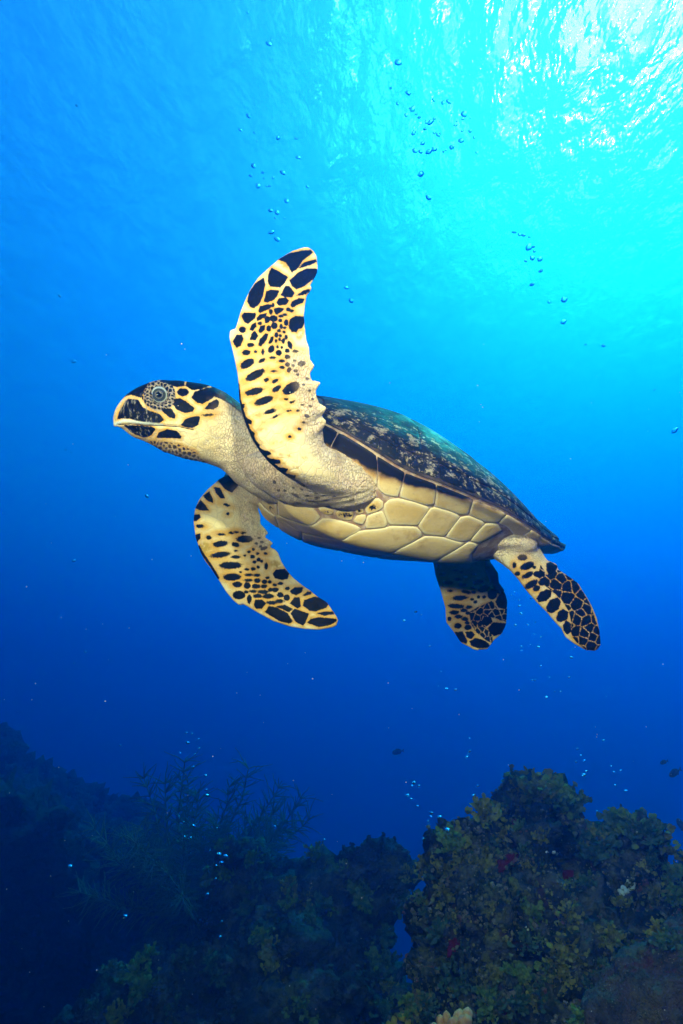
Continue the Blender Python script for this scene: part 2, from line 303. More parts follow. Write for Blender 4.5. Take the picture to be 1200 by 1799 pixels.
LQ = [(842,1140),(830.7,1138.5),(811,1129.5),(798,1111),(784,1092.7),(782.5,1067),(774,1036),(765.5,1010.5),(760,983.6),(758,955)]
TQ = [(842,1140),(856,1139),(867.5,1124),(881.7,1112.5),(888.8,1095.5),(891,1056),(884.5,1036),(876,1024.7),(874.6,1007.7),(862,990.7),(856,975),(850,955)]
def resample(P, n):
    P = np.array(P, float); d = np.r_[0, np.cumsum(np.hypot(*np.diff(P, axis=0).T))]; t = np.linspace(0, 1, n)**1.0*d[-1]
    return np.c_[np.interp(t, d, P[:, 0]), np.interp(t, d, P[:, 1])]
def limb(lead, trail, depth, tilt, thick, n=170, m=15, bend=0.0):
    a, b = resample(lead, n), resample(trail, n); t = np.linspace(0, 1, n)
    d0 = pchip(depth, t); ti = pchip(tilt, t); T = pchip(thick, t)
    c = np.linspace(0, 1, m); mid = np.empty((n, m, 3))
    for j, cc in enumerate(c):
        p = a*(1-cc)+b*cc; d = d0+ti*(cc-.5)+bend*(cc-.5)**2*4
        mid[:, j] = np.stack([(p[:, 0]-600)/F_PX*d, -(p[:, 1]-899.5)/F_PX*d, d], -1)
    gu = np.gradient(mid, axis=0); gv = np.gradient(mid, axis=1); nr = np.cross(gu, gv)
    nr /= np.linalg.norm(nr, axis=-1, keepdims=True)+1e-9
    k = np.sign(nr[..., 2].mean()); nr *= -k                                          # towards the camera
    nr[:4] = nr[4]
    prof = (c**.45)*(1-c)**.8; prof = prof/prof.max()
    h = np.maximum(T[:, None]*prof, .0026); h[0] *= .4
    h[:, 0] = np.minimum(h[:, 0], .0026)
    up, lo = mid+nr*h[..., None], mid-nr*h[..., None]
    V = np.concatenate([up.reshape(-1, 3), lo.reshape(-1, 3)]); F = []; N = n*m
    ix = lambda i, j, s: s*N+i*m+j
    for i in range(n-1):
        for j in range(m-1):
            F.append((ix(i,j,0), ix(i+1,j,0), ix(i+1,j+1,0), ix(i,j+1,0))); F.append((ix(i,j,1), ix(i,j+1,1), ix(i+1,j+1,1), ix(i+1,j,1)))
        F.append((ix(i,0,0), ix(i,0,1), ix(i+1,0,1), ix(i+1,0,0))); F.append((ix(i,m-1,0), ix(i+1,m-1,0), ix(i+1,m-1,1), ix(i,m-1,1)))
    for i in (0, n-1):
        for j in range(m-1): F.append((ix(i,j,0), ix(i,j+1,0), ix(i,j+1,1), ix(i,j,1)) if i == 0 else (ix(i,j,0), ix(i,j,1), ix(i,j+1,1), ix(i,j+1,0)))
    return V, F
def loft(rings):
    k = len(rings[0]); V = np.concatenate(rings); F = []
    for i in range(len(rings)-1):
        for j in range(k): F.append((i*k+j, i*k+(j+1) % k, (i+1)*k+(j+1) % k, (i+1)*k+j))
    F.append(tuple(range(k))[::-1]); F.append(tuple(range((len(rings)-1)*k, len(rings)*k))); return V, F
def ellipsoid(c, ax, r, n=24, m=16):
    rings = []
    for i in range(1, m):
        th = math.pi*i/m; ph = np.linspace(0, 2*math.pi, n, endpoint=False)
        rings.append(c+r[0]*math.cos(th)*ax[0]+np.outer(np.cos(ph)*math.sin(th)*r[1], ax[1])+np.outer(np.sin(ph)*math.sin(th)*r[2], ax[2]))
    return loft(rings)
AX = (TF, TL, TU)
HST = [(198.5,734,200.5,752,.005),(202,721,206,752,.011),(211,706,217,760,.017),(225,692,232,771,.025),(245,680,252,777,.0325),(267,672,272,785,.040),(287,669,295,797,.0455),(310,669,318,804,.050),(335,672,340,809,.053),
       (360,676,362,813,.0535),(385,685,385,822,.052),(405,697,403,838,.053),(425,714,424,856,.060),(448,735,450,872,.072),(475,755,485,885,.085),(510,770,525,890,.09)]
HD = lambda x: np.interp(x, [200, 260, 380, 470, 520], [1.165, 1.178, 1.215, 1.25, 1.275])
def head_loft():
    st = np.array(HST); t = np.linspace(0, len(st)-1, 70); st = np.stack([pchip(list(zip(range(len(st)), st[:, k])), t) for k in range(5)], 1); rings = []
    ph = np.linspace(0, 2*math.pi, 40, endpoint=False)
    for tx, ty, bx, by, hw in st:
        d = HD((tx+bx)/2); T, B = cam3(tx, ty, d), cam3(bx, by, d); M = (T+B)/2; v = (T-B)/2
        cs, sn = np.cos(ph), np.sin(ph)
        yv = np.sign(cs)*np.abs(cs)**.9; lv = np.sign(sn)*np.abs(sn)**.85*(1-.12*np.maximum(yv, 0)**2-.10*np.maximum(-yv, 0))
        rings.append(M+np.outer(yv, v)+np.outer(lv*hw, TL0))
    return loft(rings)
def torso():
    rings = []
    for s in np.linspace(.035, .95, 50):
        k = .90; qs = np.linspace(-k, k, 30); a = shell_pt(np.full(30, s), qs, 1)-TU*.008; b = shell_pt(np.full(30, s), qs[::-1], -1)+TU*.008
        mid = (a+b[::-1])/2; a = np.where(((a-mid)@TU)[:, None] < 0, mid+TU*.001, a); b2 = b[::-1]; b2 = np.where(((b2-mid)@TU)[:, None] > 0, mid-TU*.001, b2)
        rings.append(np.vstack([a, b2[::-1]]))
    return loft(rings)
shn = cam3(580, 840, 1.145); shf = cam3(455, 850, 1.42); hpn = cam3(895, 951, 1.272); hpf = cam3(820, 960, 1.56)
pieces = [('skin', torso()), ('head', head_loft()),
 ('N', limb(LN, TN, [[0,1.16],[.25,1.10],[.55,1.055],[.8,1.075],[1,1.15]], [[0,.0],[.4,.015],[1,.03]], [[0,.004],[.15,.007],[.5,.013],[.8,.024],[1,.037]])),
 ('F', limb(LF, TFl, [[0,1.33],[.3,1.36],[.6,1.37],[.85,1.39],[1,1.42]], [[0,.01],[.6,.03],[1,.06]], [[0,.004],[.2,.007],[.6,.013],[.85,.022],[1,.035]])),
 ('R', limb(LR, TR, [[0,1.25],[.4,1.25],[.8,1.26],[1,1.28]], [[0,.01],[.5,.02],[1,.03]], [[0,.004],[.3,.007],[.7,.016],[1,.035]])),
 ('Q', limb(LQ, TQ, [[0,1.50],[.5,1.50],[.8,1.53],[1,1.56]], [[0,.02],[1,.03]], [[0,.004],[.3,.008],[.7,.016],[1,.035]])),
 ('skin', ellipsoid(shn, AX, (.096, .050, .048))), ('skin', ellipsoid(shf, AX, (.075, .06, .05))),
 ('skin', ellipsoid(cam3(520, 845, 1.17), AX, (.10, .06, .042))), ('R', ellipsoid(hpn, AX, (.056, .05, .031))), ('Q', ellipsoid(hpf, AX, (.06, .05, .04)))]
Vs, Fs, ids, off = [], [], [], 0
for k, (nm, (V, F)) in enumerate(pieces):
    Vs.append(V); Fs += [tuple(i+off for i in f) for f in F]; ids += [k]*len(F); off += len(V)
Vs = np.concatenate(Vs)
src = mesh_np('body_source', Vs, Fs); tmp = link('body_source', src)
bm = bmesh.new(); bm.from_mesh(src); bmesh.ops.recalc_face_normals(bm, faces=bm.faces); bm.to_mesh(src); bm.free()
md = tmp.modifiers.new('r', 'REMESH'); md.mode = 'VOXEL'; md.voxel_size = .0017
dg = bpy.context.evaluated_depsgraph_get(); body = bpy.data.meshes.new_from_object(tmp.evaluated_get(dg)); body.name = 'body'
bpy.data.objects.remove(tmp); bpy.data.meshes.remove(src)
co = getco(body)
tree = BVHTree.FromPolygons([tuple(v) for v in Vs], Fs)
near = np.array([ids[tree.find_nearest(tuple(v))[2]] for v in co]); pn = np.array([p[0] for p in pieces])[near]
ed = np.empty(len(body.edges)*2, np.int32); body.edges.foreach_get('vertices', ed); ed = ed.reshape(-1, 2)
def lap(v, it, w=None, lam=.5):
    deg = np.bincount(ed.ravel(), minlength=len(v)).astype(float)[:, None]
    for _ in range(it):
        a = np.zeros_like(v)
        for k in range(v.shape[1]):
            a[:, k] = np.bincount(ed[:, 0], v[ed[:, 1], k], len(v))+np.bincount(ed[:, 1], v[ed[:, 0], k], len(v))
        v = v+(a/deg-v)*lam*(1 if w is None else w[:, None])
    return v
co = lap(co, 3)
hx, hy = proj(co)
root = smooth(70, 25, np.hypot(hx-570, hy-835))*((pn == 'skin') | (pn == 'N'))+((pn == 'skin') | (pn == 'head'))*smooth(110, 50, np.abs(hx-460)+np.abs(hy-830)*.6)
root = np.maximum(root, smooth(45, 20, np.hypot(hx-905, hy-955))*(pn == 'R'))
co = lap(co, 90, np.clip(root, 0, 1))
body.vertices.foreach_set('co', co.astype(np.float32).ravel()); body.update()
nr = np.empty(len(co)*3, np.float32); body.vertices.foreach_get('normal', nr); nr = nr.reshape(-1, 3).astype(float)
# ---- pigment fields
hc = cam3(320, 745, HD(320)); dk = np.full(len(co), 40.0); gy = np.zeros(len(co)); oc = np.zeros(len(co)); lip = np.zeros(len(co)); mir = co.copy()
lat = (co-hc)@TL0; isH = (pn == 'head'); fl = isH & (lat < 0); mir[fl] -= 2*lat[fl][:, None]*TL0                       # the far cheek mirrors the near one
X, Y = proj(mir)
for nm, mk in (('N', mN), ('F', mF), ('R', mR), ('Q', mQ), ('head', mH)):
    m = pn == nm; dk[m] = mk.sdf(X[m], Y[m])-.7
for nm, mk in (('N', oN), ('F', oF)):
    m = pn == nm; oc[m] = smooth(2, -3, mk.sdf(X[m], Y[m]))*.85
mS = Marks(Z3).E((430,240,40,14,25),(530,240,20,8),(610,262,25,10),(690,282,28,8),(480,190,20,8,20),(560,195,18,8),(610,220,25,8),(670,235,20,7),(760,245,25,6,-20),(905,275,20,8,-15),(580,135,16,9),(630,145,16,6),(655,105,10,8),(690,100,8,8),(720,200,10,8),(830,150,8,6),(900,120,8,6),(250,130,14,20),(285,200,14,10),(340,205,18,8),(410,180,14,8),(985,180,6,8),(780,235,14,6),(540,285,18,6,20),(860,250,14,5,-20),(940,220,10,5,-40),(1000,120,8,5,-60))
m = (pn == 'skin') & (X < 690) & (Y > 815); dk[m] = mS.sdf(X[m], Y[m])
lip[isH] = smooth(1.2, -1.0, lipH.sdf(X[isH], Y[isH]))
mouth = np.full(len(co), 50.0); mouth[isH] = mouthH.sdf(X[isH], Y[isH])
gy[pn == 'skin'] = 1
vn1 = np.sin(X*.21+1.7*np.sin(Y*.13))*.6+np.sin(Y*.33+X*.11)*.4
m = isH; gy[m] = np.clip(smooth(345, 435, X[m]+.35*(Y[m]-740)+14*vn1[m])+smooth(-6, 22, Y[m]-(755+.42*(X[m]-250)))*smooth(260, 300, X[m]), 0, 1)
def zz(z, x, y): return z[0]+x/z[2], z[1]+y/z[2]
m = pn == 'N'; ln_ = line_d(X[m], Y[m], np.array(zp(ZN, [(560,850),(620,1000),(640,1150),(680,1300),(740,1450),(900,1600)])))
gy[m] = np.clip(smooth(30, 8, ln_)*.85+smooth(830, 850, Y[m])*.9, 0, 1)
m = pn == 'F'; gy[m] = np.clip(smooth(26, 6, line_d(X[m], Y[m], np.array(zp(ZF, [(420,250),(450,350),(480,480),(560,600)]))))*.9, 0, 1)
m = pn == 'R'; gy[m] = smooth(30, -5, line_d(X[m], Y[m], np.array([(860, 955), (900, 945), (945, 945)]))-18)
m = pn == 'Q'; gy[m] = smooth(1018, 985, Y[m])*.8
# dark skin on the back of the neck and the leading shoulder
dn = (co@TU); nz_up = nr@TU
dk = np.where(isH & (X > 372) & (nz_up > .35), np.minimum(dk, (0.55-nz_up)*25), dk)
# ---- relief: raised scales, brow and eye socket, mouth slit, skin folds
ex, ey = zz(ZH, 404, 222)
re = np.hypot(X-ex, Y-ey)
disp = np.where(dk < 30, .0007*smooth(1.5, -2.5, dk), 0)
lowj = smooth(0, 6, Y-(640+np.interp((X-180)*4, [112,200,300,430,540,640], [428,420,430,432,440,462])/4))*smooth(285, 225, X)
disp = np.where(isH, disp-.004*lowj+.0035*np.exp(-((re-20)/7)**2)-.0085*smooth(19, 9, re)-.0022*np.exp(-(mouth/1.6)**2)+.0012*np.exp(-((mouth-5)/3)**2), disp)
fold = np.array([mnoise.noise((v[0]*28, v[1]*75, v[2]*28)) for v in co[gy > .3]]) if (gy > .3).any() else 0
disp[gy > .3] += fold*.0022*gy[gy > .3]
co += nr*disp[:, None]
fsh = (pn == 'skin') & (hx < 680) & (hx > 440)
rr = np.hypot((hx-575)*.8, (hy-800)); co += nr*(np.where(fsh, .0004*np.sin(rr*.8+3*np.sin(hx*.045)+2*np.sin(hy*.06)), 0))[:, None]
setco(body, c2w(co))
attr(body, 'dk', dk); attr(body, 'gy', gy); attr(body, 'oc', oc); attr(body, 'lip', lip); attr(body, 'beak', np.where(isH, smooth(288, 262, X)*smooth(695, 712, Y+.25*(X-220)), 0)*.8); attr(body, 'mouth', mouth); attr(body, 'orb', np.where(isH, re, 99))
body.polygons.foreach_set('use_smooth', [True]*len(body.polygons))
# ---- skin material
n = NT('turtle_skin'); ob = n.obj()
wob = n.math('MULTIPLY', n.math('SUBTRACT', n.noise(260, 3, .6), .5), 3.2)
dkw = n.math('ADD', n.at('dk'), wob)
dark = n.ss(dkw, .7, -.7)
halo = n.math('MULTIPLY', n.ss(dkw, 8.5, .5), n.ss(n.noise(30, 2), .3, .6, .45, 1))
cre = n.mix(n.ss(n.noise(22, 4), .35, .7), (.84, .70, .43), (.77, .57, .27))
edge = n.vor(58, 'DISTANCE_TO_EDGE')
cre = n.mix(n.ss(edge, .045, .0, 0, .6), cre, (.52, .42, .31))
cre = n.mix(n.math('MULTIPLY', halo, .95), cre, (.60, .31, .04))
cre = n.mix(n.math('MULTIPLY', n.at('oc'), n.ss(n.noise(160, 3), .35, .55)), cre, (.42, .25, .03))
mpn = n.n('Mapping', i_Scale=(1.0, 1.0, .45), i_Rotation=(.3, .5, .2)); n.set(mpn.inputs['Vector'], n.n('VectorMath', operation='ADD').outputs[0]); wv_ = n.t.nodes[-1]
n.set(wv_.inputs[0], ob); n.set(wv_.inputs[1], n.n('VectorMath', operation='SCALE').outputs[0]); sc_ = n.t.nodes[-1]; sc_.inputs['Scale'].default_value = .008
nzv = n.n('TexNoise', i_Scale=60.0); n.set(nzv.inputs['Vector'], ob); n.set(sc_.inputs[0], nzv.outputs['Color'])
cre = n.mix(n.ss(n.at('orb'), 29, 26, 0, .85), cre, n.mix(n.noise(130, 2), (.42, .36, .31), (.22, .20, .19)))
wr = n.vor(270, 'DISTANCE_TO_EDGE', vec=mpn.outputs[0], rnd=1.0)
skin = n.mix(n.ss(n.noise(45, 4), .35, .65), (.86, .70, .48), (.83, .61, .41))
skin = n.mix(n.ss(n.noise(16, 3), .55, .75, 0, .45), skin, (.50, .42, .35))
skin = n.mix(n.ss(wr, .12, .01, 0, .6), skin, (.42, .29, .19))
skin = n.mix(n.ss(n.math('ADD', n.vor(70, 'F1'), n.math('MULTIPLY', n.noise(200, 2), .2)), .20, .13, 0, .6), skin, (.05, .045, .04))
c = n.mix(n.at('gy'), cre, skin)
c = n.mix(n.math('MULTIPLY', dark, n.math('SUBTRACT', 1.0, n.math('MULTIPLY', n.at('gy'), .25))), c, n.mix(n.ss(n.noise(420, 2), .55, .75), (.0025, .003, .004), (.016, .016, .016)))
bk = n.n('Mapping', i_Scale=(1.0, 1.0, .18)); n.set(bk.inputs['Vector'], ob)
c = n.mix(n.math('MULTIPLY', n.at('beak'), n.ss(n.noise(190, 4, .65, bk.outputs[0]), .52, .68)), c, (.26, .25, .22))
c = n.mix(n.at('lip'), c, (.62, .66, .60))
c = n.mix(n.ss(n.at('mouth'), 1.3, .3), c, (.012, .010, .010))
hgt = n.math('ADD', n.math('MULTIPLY', n.ss(dkw, 1.6, -1.2), .45), n.math('MULTIPLY', n.noise(330, 3), .45))
hgt = n.math('ADD', hgt, n.math('MULTIPLY', n.math('MULTIPLY', n.ss(wr, .0, .12), n.at('gy')), 1.8))
hgt = n.math('ADD', hgt, n.math('MULTIPLY', n.ss(edge, .0, .07, 0, .3), n.math('SUBTRACT', 1.0, dark)))
mat_skin = n.bsdf(c, n.ss(n.noise(90, 3), .3, .7, .42, .62), .16, hgt, .0016, .8)
body.materials.clear(); body.materials.append(mat_skin)
turtle = link('sea_turtle', None); turtle.location = c2w((SA+SB)/2); turtle.empty_display_size = .1
tag(turtle, 'sea turtle with cream and black scaled flippers gliding above the reef', 'sea turtle')
TLOC = np.array(turtle.location)
def tpart(name, me, parent=None):
    if parent is None: me.transform(Matrix.Translation(-Vector(TLOC))); return link(name, me, turtle)
    me.transform(Matrix.Translation(-Vector(TLOC))); return link(name, me, parent)
bo = tpart('body', body)
# ---- eyes
def eye(side):
    d = HD(ex); c0 = cam3(ex, ey, d); ray = c0/np.linalg.norm(c0)
    bv = EYE_BVH.ray_cast(Vector((0, 0, 0)), Vector(c2w(ray))); hit = w2c(np.array(bv[0])) if bv[0] else c0-TL0*.04
    if side < 0: hit = hit-2*((hit-hc)@TL0)*TL0
    sd = TL0*side; rad = .0195; ctr = hit-sd*rad*.50
    a = sd+TF*.12+TU*.05; a /= np.linalg.norm(a); b = np.cross(a, TU); b /= np.linalg.norm(b); u = np.cross(b, a)
    V, F = ellipsoid(ctr, (a, b, u), (rad, rad, rad), 40, 28)
    me = mesh_np('eye', c2w(V), F, mat_eye); attr(me, 'polar', np.degrees(np.arccos(np.clip(((V-ctr)@a)/rad, -1, 1)))); return tpart('eye', me)
EYE_BVH = BVHTree.FromPolygons([tuple(v) for v in c2w(co)], [tuple(p.vertices) for p in body.polygons if isH[p.vertices[0]]])
n = NT('turtle_eye'); po = n.at('polar')
c = n.mix(n.ss(po, 12, 14), (.004, .004, .006), (.035, .045, .06))
c = n.mix(n.ss(n.math('ABSOLUTE', n.math('SUBTRACT', po, 19.0)), 2.0, .5), c, (.16, .15, .14))
c = n.mix(n.ss(po, 34, 38), c, n.mix(n.noise(220, 2), (.16, .20, .23), (.48, .55, .60)))
c = n.mix(n.ss(po, 47, 55), c, (.05, .05, .05))
mat_eye = n.bsdf(c, .08, .5)
for s_ in (1, -1): eye(s_)
# ---- shell: scutes as separate plates over a base
from mathutils.geometry import delaunay_2d_cdt
def scute_mesh(poly, side, lift, mat, rnd=.010, step=.012, skirt=.004, sc_q=.30, sc_s=.744, tilt=0.0, marks=None, ident=0.0, grow=.0):
    """poly in (s, q); plate with rounded edge lying on the shell surface"""
    P = np.array(poly, float)*[sc_s, sc_q]
    Q = []
    for a, b in zip(P, np.roll(P, -1, 0)):
        k = max(1, int(np.hypot(*(b-a))/step)); Q += [a+(b-a)*i/k for i in range(k)]
    Q = np.array(Q)
    Q = Q*.76+(np.roll(Q, 1, 0)+np.roll(Q, -1, 0))*.12                                # soft corners
    t = np.roll(Q, -1, 0)-np.roll(Q, 1, 0); nn = np.stack([t[:, 1], -t[:, 0]], -1); nn /= np.linalg.norm(nn, axis=1, keepdims=True)+1e-9
    ar = (Q[:, 0]*np.roll(Q[:, 1], -1)-np.roll(Q[:, 0], -1)*Q[:, 1]).sum(); Q = Q+nn*math.copysign(grow, ar)
    lo, hi = Q.min(0), Q.max(0); g = np.stack(np.meshgrid(np.arange(lo[0], hi[0], step*.8), np.arange(lo[1], hi[1], step*.8)), -1).reshape(-1, 2)
    sd = poly_sdf(g[:, 0], g[:, 1], Q); ring = [Q]
    cen = Q.mean(0)
    inn = []
    for dd in (.0018, .005):                                                         # inner rings for the rounded edge
        t = np.roll(Q, -1, 0)-np.roll(Q, 1, 0); nn = np.stack([-t[:, 1], t[:, 0]], -1); nn /= np.linalg.norm(nn, axis=1, keepdims=True)+1e-9
        p2 = Q+nn*dd; bad = poly_sdf(p2[:, 0], p2[:, 1], Q) > 0; p2[bad] = (Q-nn*dd)[bad]
        k = poly_sdf(p2[:, 0], p2[:, 1], Q); inn.append(p2[(k < -dd*.6)])
    pts = np.vstack([Q]+inn+[g[sd < -.008]]); nb = len(Q)
    v2, _, fc, *_ = delaunay_2d_cdt([Vector(p) for p in pts], [], [list(range(nb))], 1, 1e-6)
    v2 = np.array([tuple(v) for v in v2]); d = -poly_sdf(v2[:, 0], v2[:, 1], Q)
    fs = (v2[:, 0]-lo[0])/(hi[0]-lo[0]+1e-9)
    h = lift*smooth(-.0008, rnd, d)**.5+tilt*fs-.0002
    s, q = np.clip(v2[:, 0]/sc_s, 0, 1), np.clip(v2[:, 1]/sc_q, -.999, .999)
    C = shell_surf(s, q, side, h)
    bnd = {}
    for f in fc:
        for a, b in zip(f, f[1:]+f[:1]): bnd[(a, b)] = 1
    be = [e for e in bnd if (e[1], e[0]) not in bnd]; bv = sorted({a for e in be for a in e}); mp = {v: len(C)+i for i, v in enumerate(bv)}
    low = shell_surf(s[bv], q[bv], side, np.full(len(bv), -skirt))
    F = [tuple(f) for f in fc]+[(b, a, mp[a], mp[b]) for a, b in be]
    V = np.vstack([C, low]); me = mesh_np('scute', c2w(V), F, mat)
    if (sum((np.cross(C[f[1]]-C[f[0]], C[f[2]]-C[f[0]])@shell_nrm(s[f[0]], q[f[0]], side)) for f in fc[:5])) < 0: me.flip_normals()
    dd = np.r_[d, np.full(len(bv), -.002)]; attr(me, 'edge', dd*1000); attr(me, 'fs', np.r_[fs, fs[bv]]); attr(me, 'lq', np.abs(np.r_[q, q[bv]])); attr(me, 'ident', np.full(len(V), ident))
    sp = np.r_[s, s[bv]]; attr(me, 'ls', sp)
    if marks is not None:
        M = V.copy(); lt = (M-SB)@TL; M -= (np.minimum(lt, 0)*2)[:, None]*TL; x, y = proj(M); attr(me, 'dk', marks.sdf(x, y))
    return me
n = NT('carapace_scute'); ob = n.obj()
cmb = n.n('CombineXYZ'); n.set(cmb.inputs[0], n.math('MULTIPLY', n.at('fs'), 2.2)); n.set(cmb.inputs[1], n.math('MULTIPLY', n.at('lq'), 16)); n.set(cmb.inputs[2], n.at('ident'))
streak = n.noise(2.4, 5, .65, cmb.outputs[0], .8)
mott = n.noise(62, 6, .74)
fleck = n.math('ADD', n.math('MULTIPLY', streak, .28), n.math('MULTIPLY', mott, .72))
low = n.ss(n.at('lq'), .3, .85, -.10, .03)
fl = n.ss(n.math('ADD', fleck, low), .54, .61)
c = n.mix(n.ss(n.noise(20, 4), .4, .6), (.006, .007, .009), (.013, .013, .013))
c = n.mix(n.math('MULTIPLY', fl, n.ss(n.noise(90, 3), .32, .55, .25, 1)), c, n.mix(n.noise(30, 2), (.26, .19, .10), (.36, .33, .26)))
c = n.mix(n.ss(n.noise(9, 3), .45, .7, 0, .2), c, (.04, .045, .045))                  # algal bloom on old horn
c = n.mix(n.ss(n.at('edge'), 1.3, .1, 0, .7), c, (.010, .009, .009))
hg = n.math('ADD', n.math('MULTIPLY', n.noise(120, 4), .5), n.math('MULTIPLY', n.noise(2.0, 3, .6, cmb.outputs[0]), .6))
mat_horn = n.bsdf(c, n.ss(n.noise(40, 4), .3, .7, .45, .7), .16, hg, .0022, .7)
n = NT('marginal_scute'); ob = n.obj()
c2 = n.mix(n.ss(n.noise(26, 4), .35, .7), (.80, .60, .28), (.68, .44, .14))
c2 = n.mix(n.ss(n.at('edge'), 4, .5, 0, .6), c2, (.80, .73, .56))
c2 = n.mix(n.ss(n.noise(200, 3), .58, .75, 0, .5), c2, (.42, .24, .10))
wv = n.math('ADD', n.at('lq'), n.math('MULTIPLY', n.math('SUBTRACT', n.noise(35, 4), .5), .06))
bandw = n.ss(n.at('ls'), .17, .60, 1, 0)                                             # dark outer margin narrows to the tail
thr = n.math('SUBTRACT', 1.0, n.math('ADD', .010, n.math('MULTIPLY', bandw, .10)))
dkm = n.ss(n.math('SUBTRACT', wv, thr), -.012, .012)
c2 = n.mix(n.ss(n.math('SUBTRACT', wv, thr), -.03, .0, 0, .6), c2, (.42, .19, .05))
c2 = n.mix(dkm, c2, (.013, .012, .013))
mat_marg = n.bsdf(c2, n.ss(n.noise(60, 3), .3, .7, .35, .55), .35, n.noise(140, 4), .0012, .6)
n = NT('plastron_scute'); ob = n.obj()
c = n.mix(n.ss(n.noise(14, 4), .35, .7), (.72, .52, .24), (.62, .41, .14))
c = n.mix(n.ss(n.noise(34, 5, .7), .52, .72, 0, .75), c, (.46, .27, .11))
c = n.mix(n.ss(n.at('edge'), 6, .8, 0, .75), c, (.80, .67, .42))
c = n.mix(n.ss(n.noise(260, 2), .62, .78, 0, .4), c, (.30, .18, .09))
dkw = n.math('ADD', n.at('dk'), n.math('MULTIPLY', n.math('SUBTRACT', n.noise(300, 3), .5), 5.0))
c = n.mix(n.ss(dkw, 5, 0, 0, .7), c, (.66, .40, .10)); c = n.mix(n.ss(dkw, .6, -.6), c, (.012, .011, .011))
hg = n.math('ADD', n.noise(130, 4), n.math('MULTIPLY', n.ss(n.at('edge'), 0, 5), .5))
mat_plas = n.bsdf(c, n.ss(n.noise(60, 3), .3, .7, .35, .55), .35, hg, .0014, .6)
n = NT('shell_seam'); c = n.mix(n.ss(n.noise(60, 4), .4, .6), (.34, .20, .13), (.56, .41, .28)); mat_seam = n.bsdf(c, .6, .2, n.noise(200, 3), .001, .6)
n = NT('carapace_seam'); c = n.mix(n.ss(n.noise(40, 4), .4, .6), (.02, .018, .018), (.07, .05, .04)); mat_dseam = n.bsdf(c, .6, .2)
def base_grid(side, qa, off, mat, name, ns=150, nq=90):
    s = np.linspace(.0, 1, ns); q = np.linspace(-qa, qa, nq); S, Q = np.meshgrid(s, q, indexing='ij')
    V = shell_surf(S.ravel(), Q.ravel(), side, np.full(S.size, off)); F = []
    for i in range(ns-1):
        for j in range(nq-1):
            f = (i*nq+j, i*nq+j+1, (i+1)*nq+j+1, (i+1)*nq+j); F.append(f if side < 0 else f[::-1])
    return mesh_np(name, c2w(V), F, mat)
# base of the carapace: upper face, rim and the turned-under lower face in one closed sheet
def carapace_base():
    ns, nq = 190, 80; s = np.linspace(0, 1, ns); rings = []
    qs = np.sin(np.linspace(-1, 1, nq)*math.pi/2)*.9995
    for a in s:
        t = shell_pt(np.full(nq, a), qs, 1)-TU*.0012; b = shell_pt(np.full(nq, a), qs[::-1], -1)+TU*.0012
        rings.append(np.vstack([t, b]))
    V, F = loft(rings); me = mesh_np('carapace', c2w(V), F, mat_dseam); me.materials.append(mat_seam)
    k = 2*nq; idx = [1 if (i % k) >= nq and i < (ns-1)*k else 0 for i in range(len(F))]; me.polygons.foreach_set('material_index', idx); return me
carap = tpart('carapace', carapace_base())
# vertebral, costal and marginal scutes
VB = [.035, .20, .375, .55, .725, .885]; vh = [.20, .27, .30, .28, .22, .14]
g = .002
for i in range(5):
    a, b = VB[i], VB[i+1]; m_ = (a+b)/2; wm = .40 if i < 4 else .30
    tpart('scute', scute_mesh([(a+g*.5, -vh[i]), (m_, -wm), (b, -vh[i+1]), (b+.012, 0), (b, vh[i+1]), (m_, wm), (a+g*.5, vh[i]), (a+.012+g, 0)], 1, .0016, mat_horn, tilt=.0020, ident=i*3.1), carap)
CB = [.12, .345, .53, .70, .86]
vtx = lambda s: float(np.interp(s, [.035, .1175, .20, .2875, .375, .4625, .55, .6375, .725, .805, .885], [.20, .40, .27, .40, .30, .40, .28, .40, .22, .30, .14]))
for i in range(4):
    a, b = CB[i], CB[i+1]
    inner = [(x, vtx(x)+.003) for x in np.linspace(b, a, 9)]
    poly = [(a+.009, .5), (a+.004, .922), ((a+b)/2, .926), (b+.004, .922), (b+.012, .5)]+inner
    for sg in (1, -1): tpart('scute', scute_mesh([(s, q*sg) for s, q in poly], 1, .0016, mat_horn, tilt=.0022, ident=20+i*3.7), carap)
rimx = lambda s: proj(shell_pt(np.array([s]), np.array([1.0]), -1)[0])[0]
ssg = np.linspace(0, 1, 400); rxs = np.array([float(rimx(s)) for s in ssg])
s_of = lambda x: float(np.interp(x, rxs[40:], ssg[40:]))
MB = [.015, .07, .12]+[s_of(x) for x in (597, 664.5, 715, 770, 835, 893)]
MB = [b for b in MB]; last = MB[-1]
MB += [last+(.995-last)*k/4 for k in (1, 2, 3, 4)]
for i in range(len(MB)-1):
    a, b = MB[i], MB[i+1]
    for sg in (1, -1):
        tpart('scute', scute_mesh([(a+.001, .929*sg), (a+.001, .992*sg), (b, .992*sg), (b, .929*sg)], 1, .0004, mat_horn, tilt=.0003, ident=50., step=.008, rnd=.004, grow=.0006), carap)
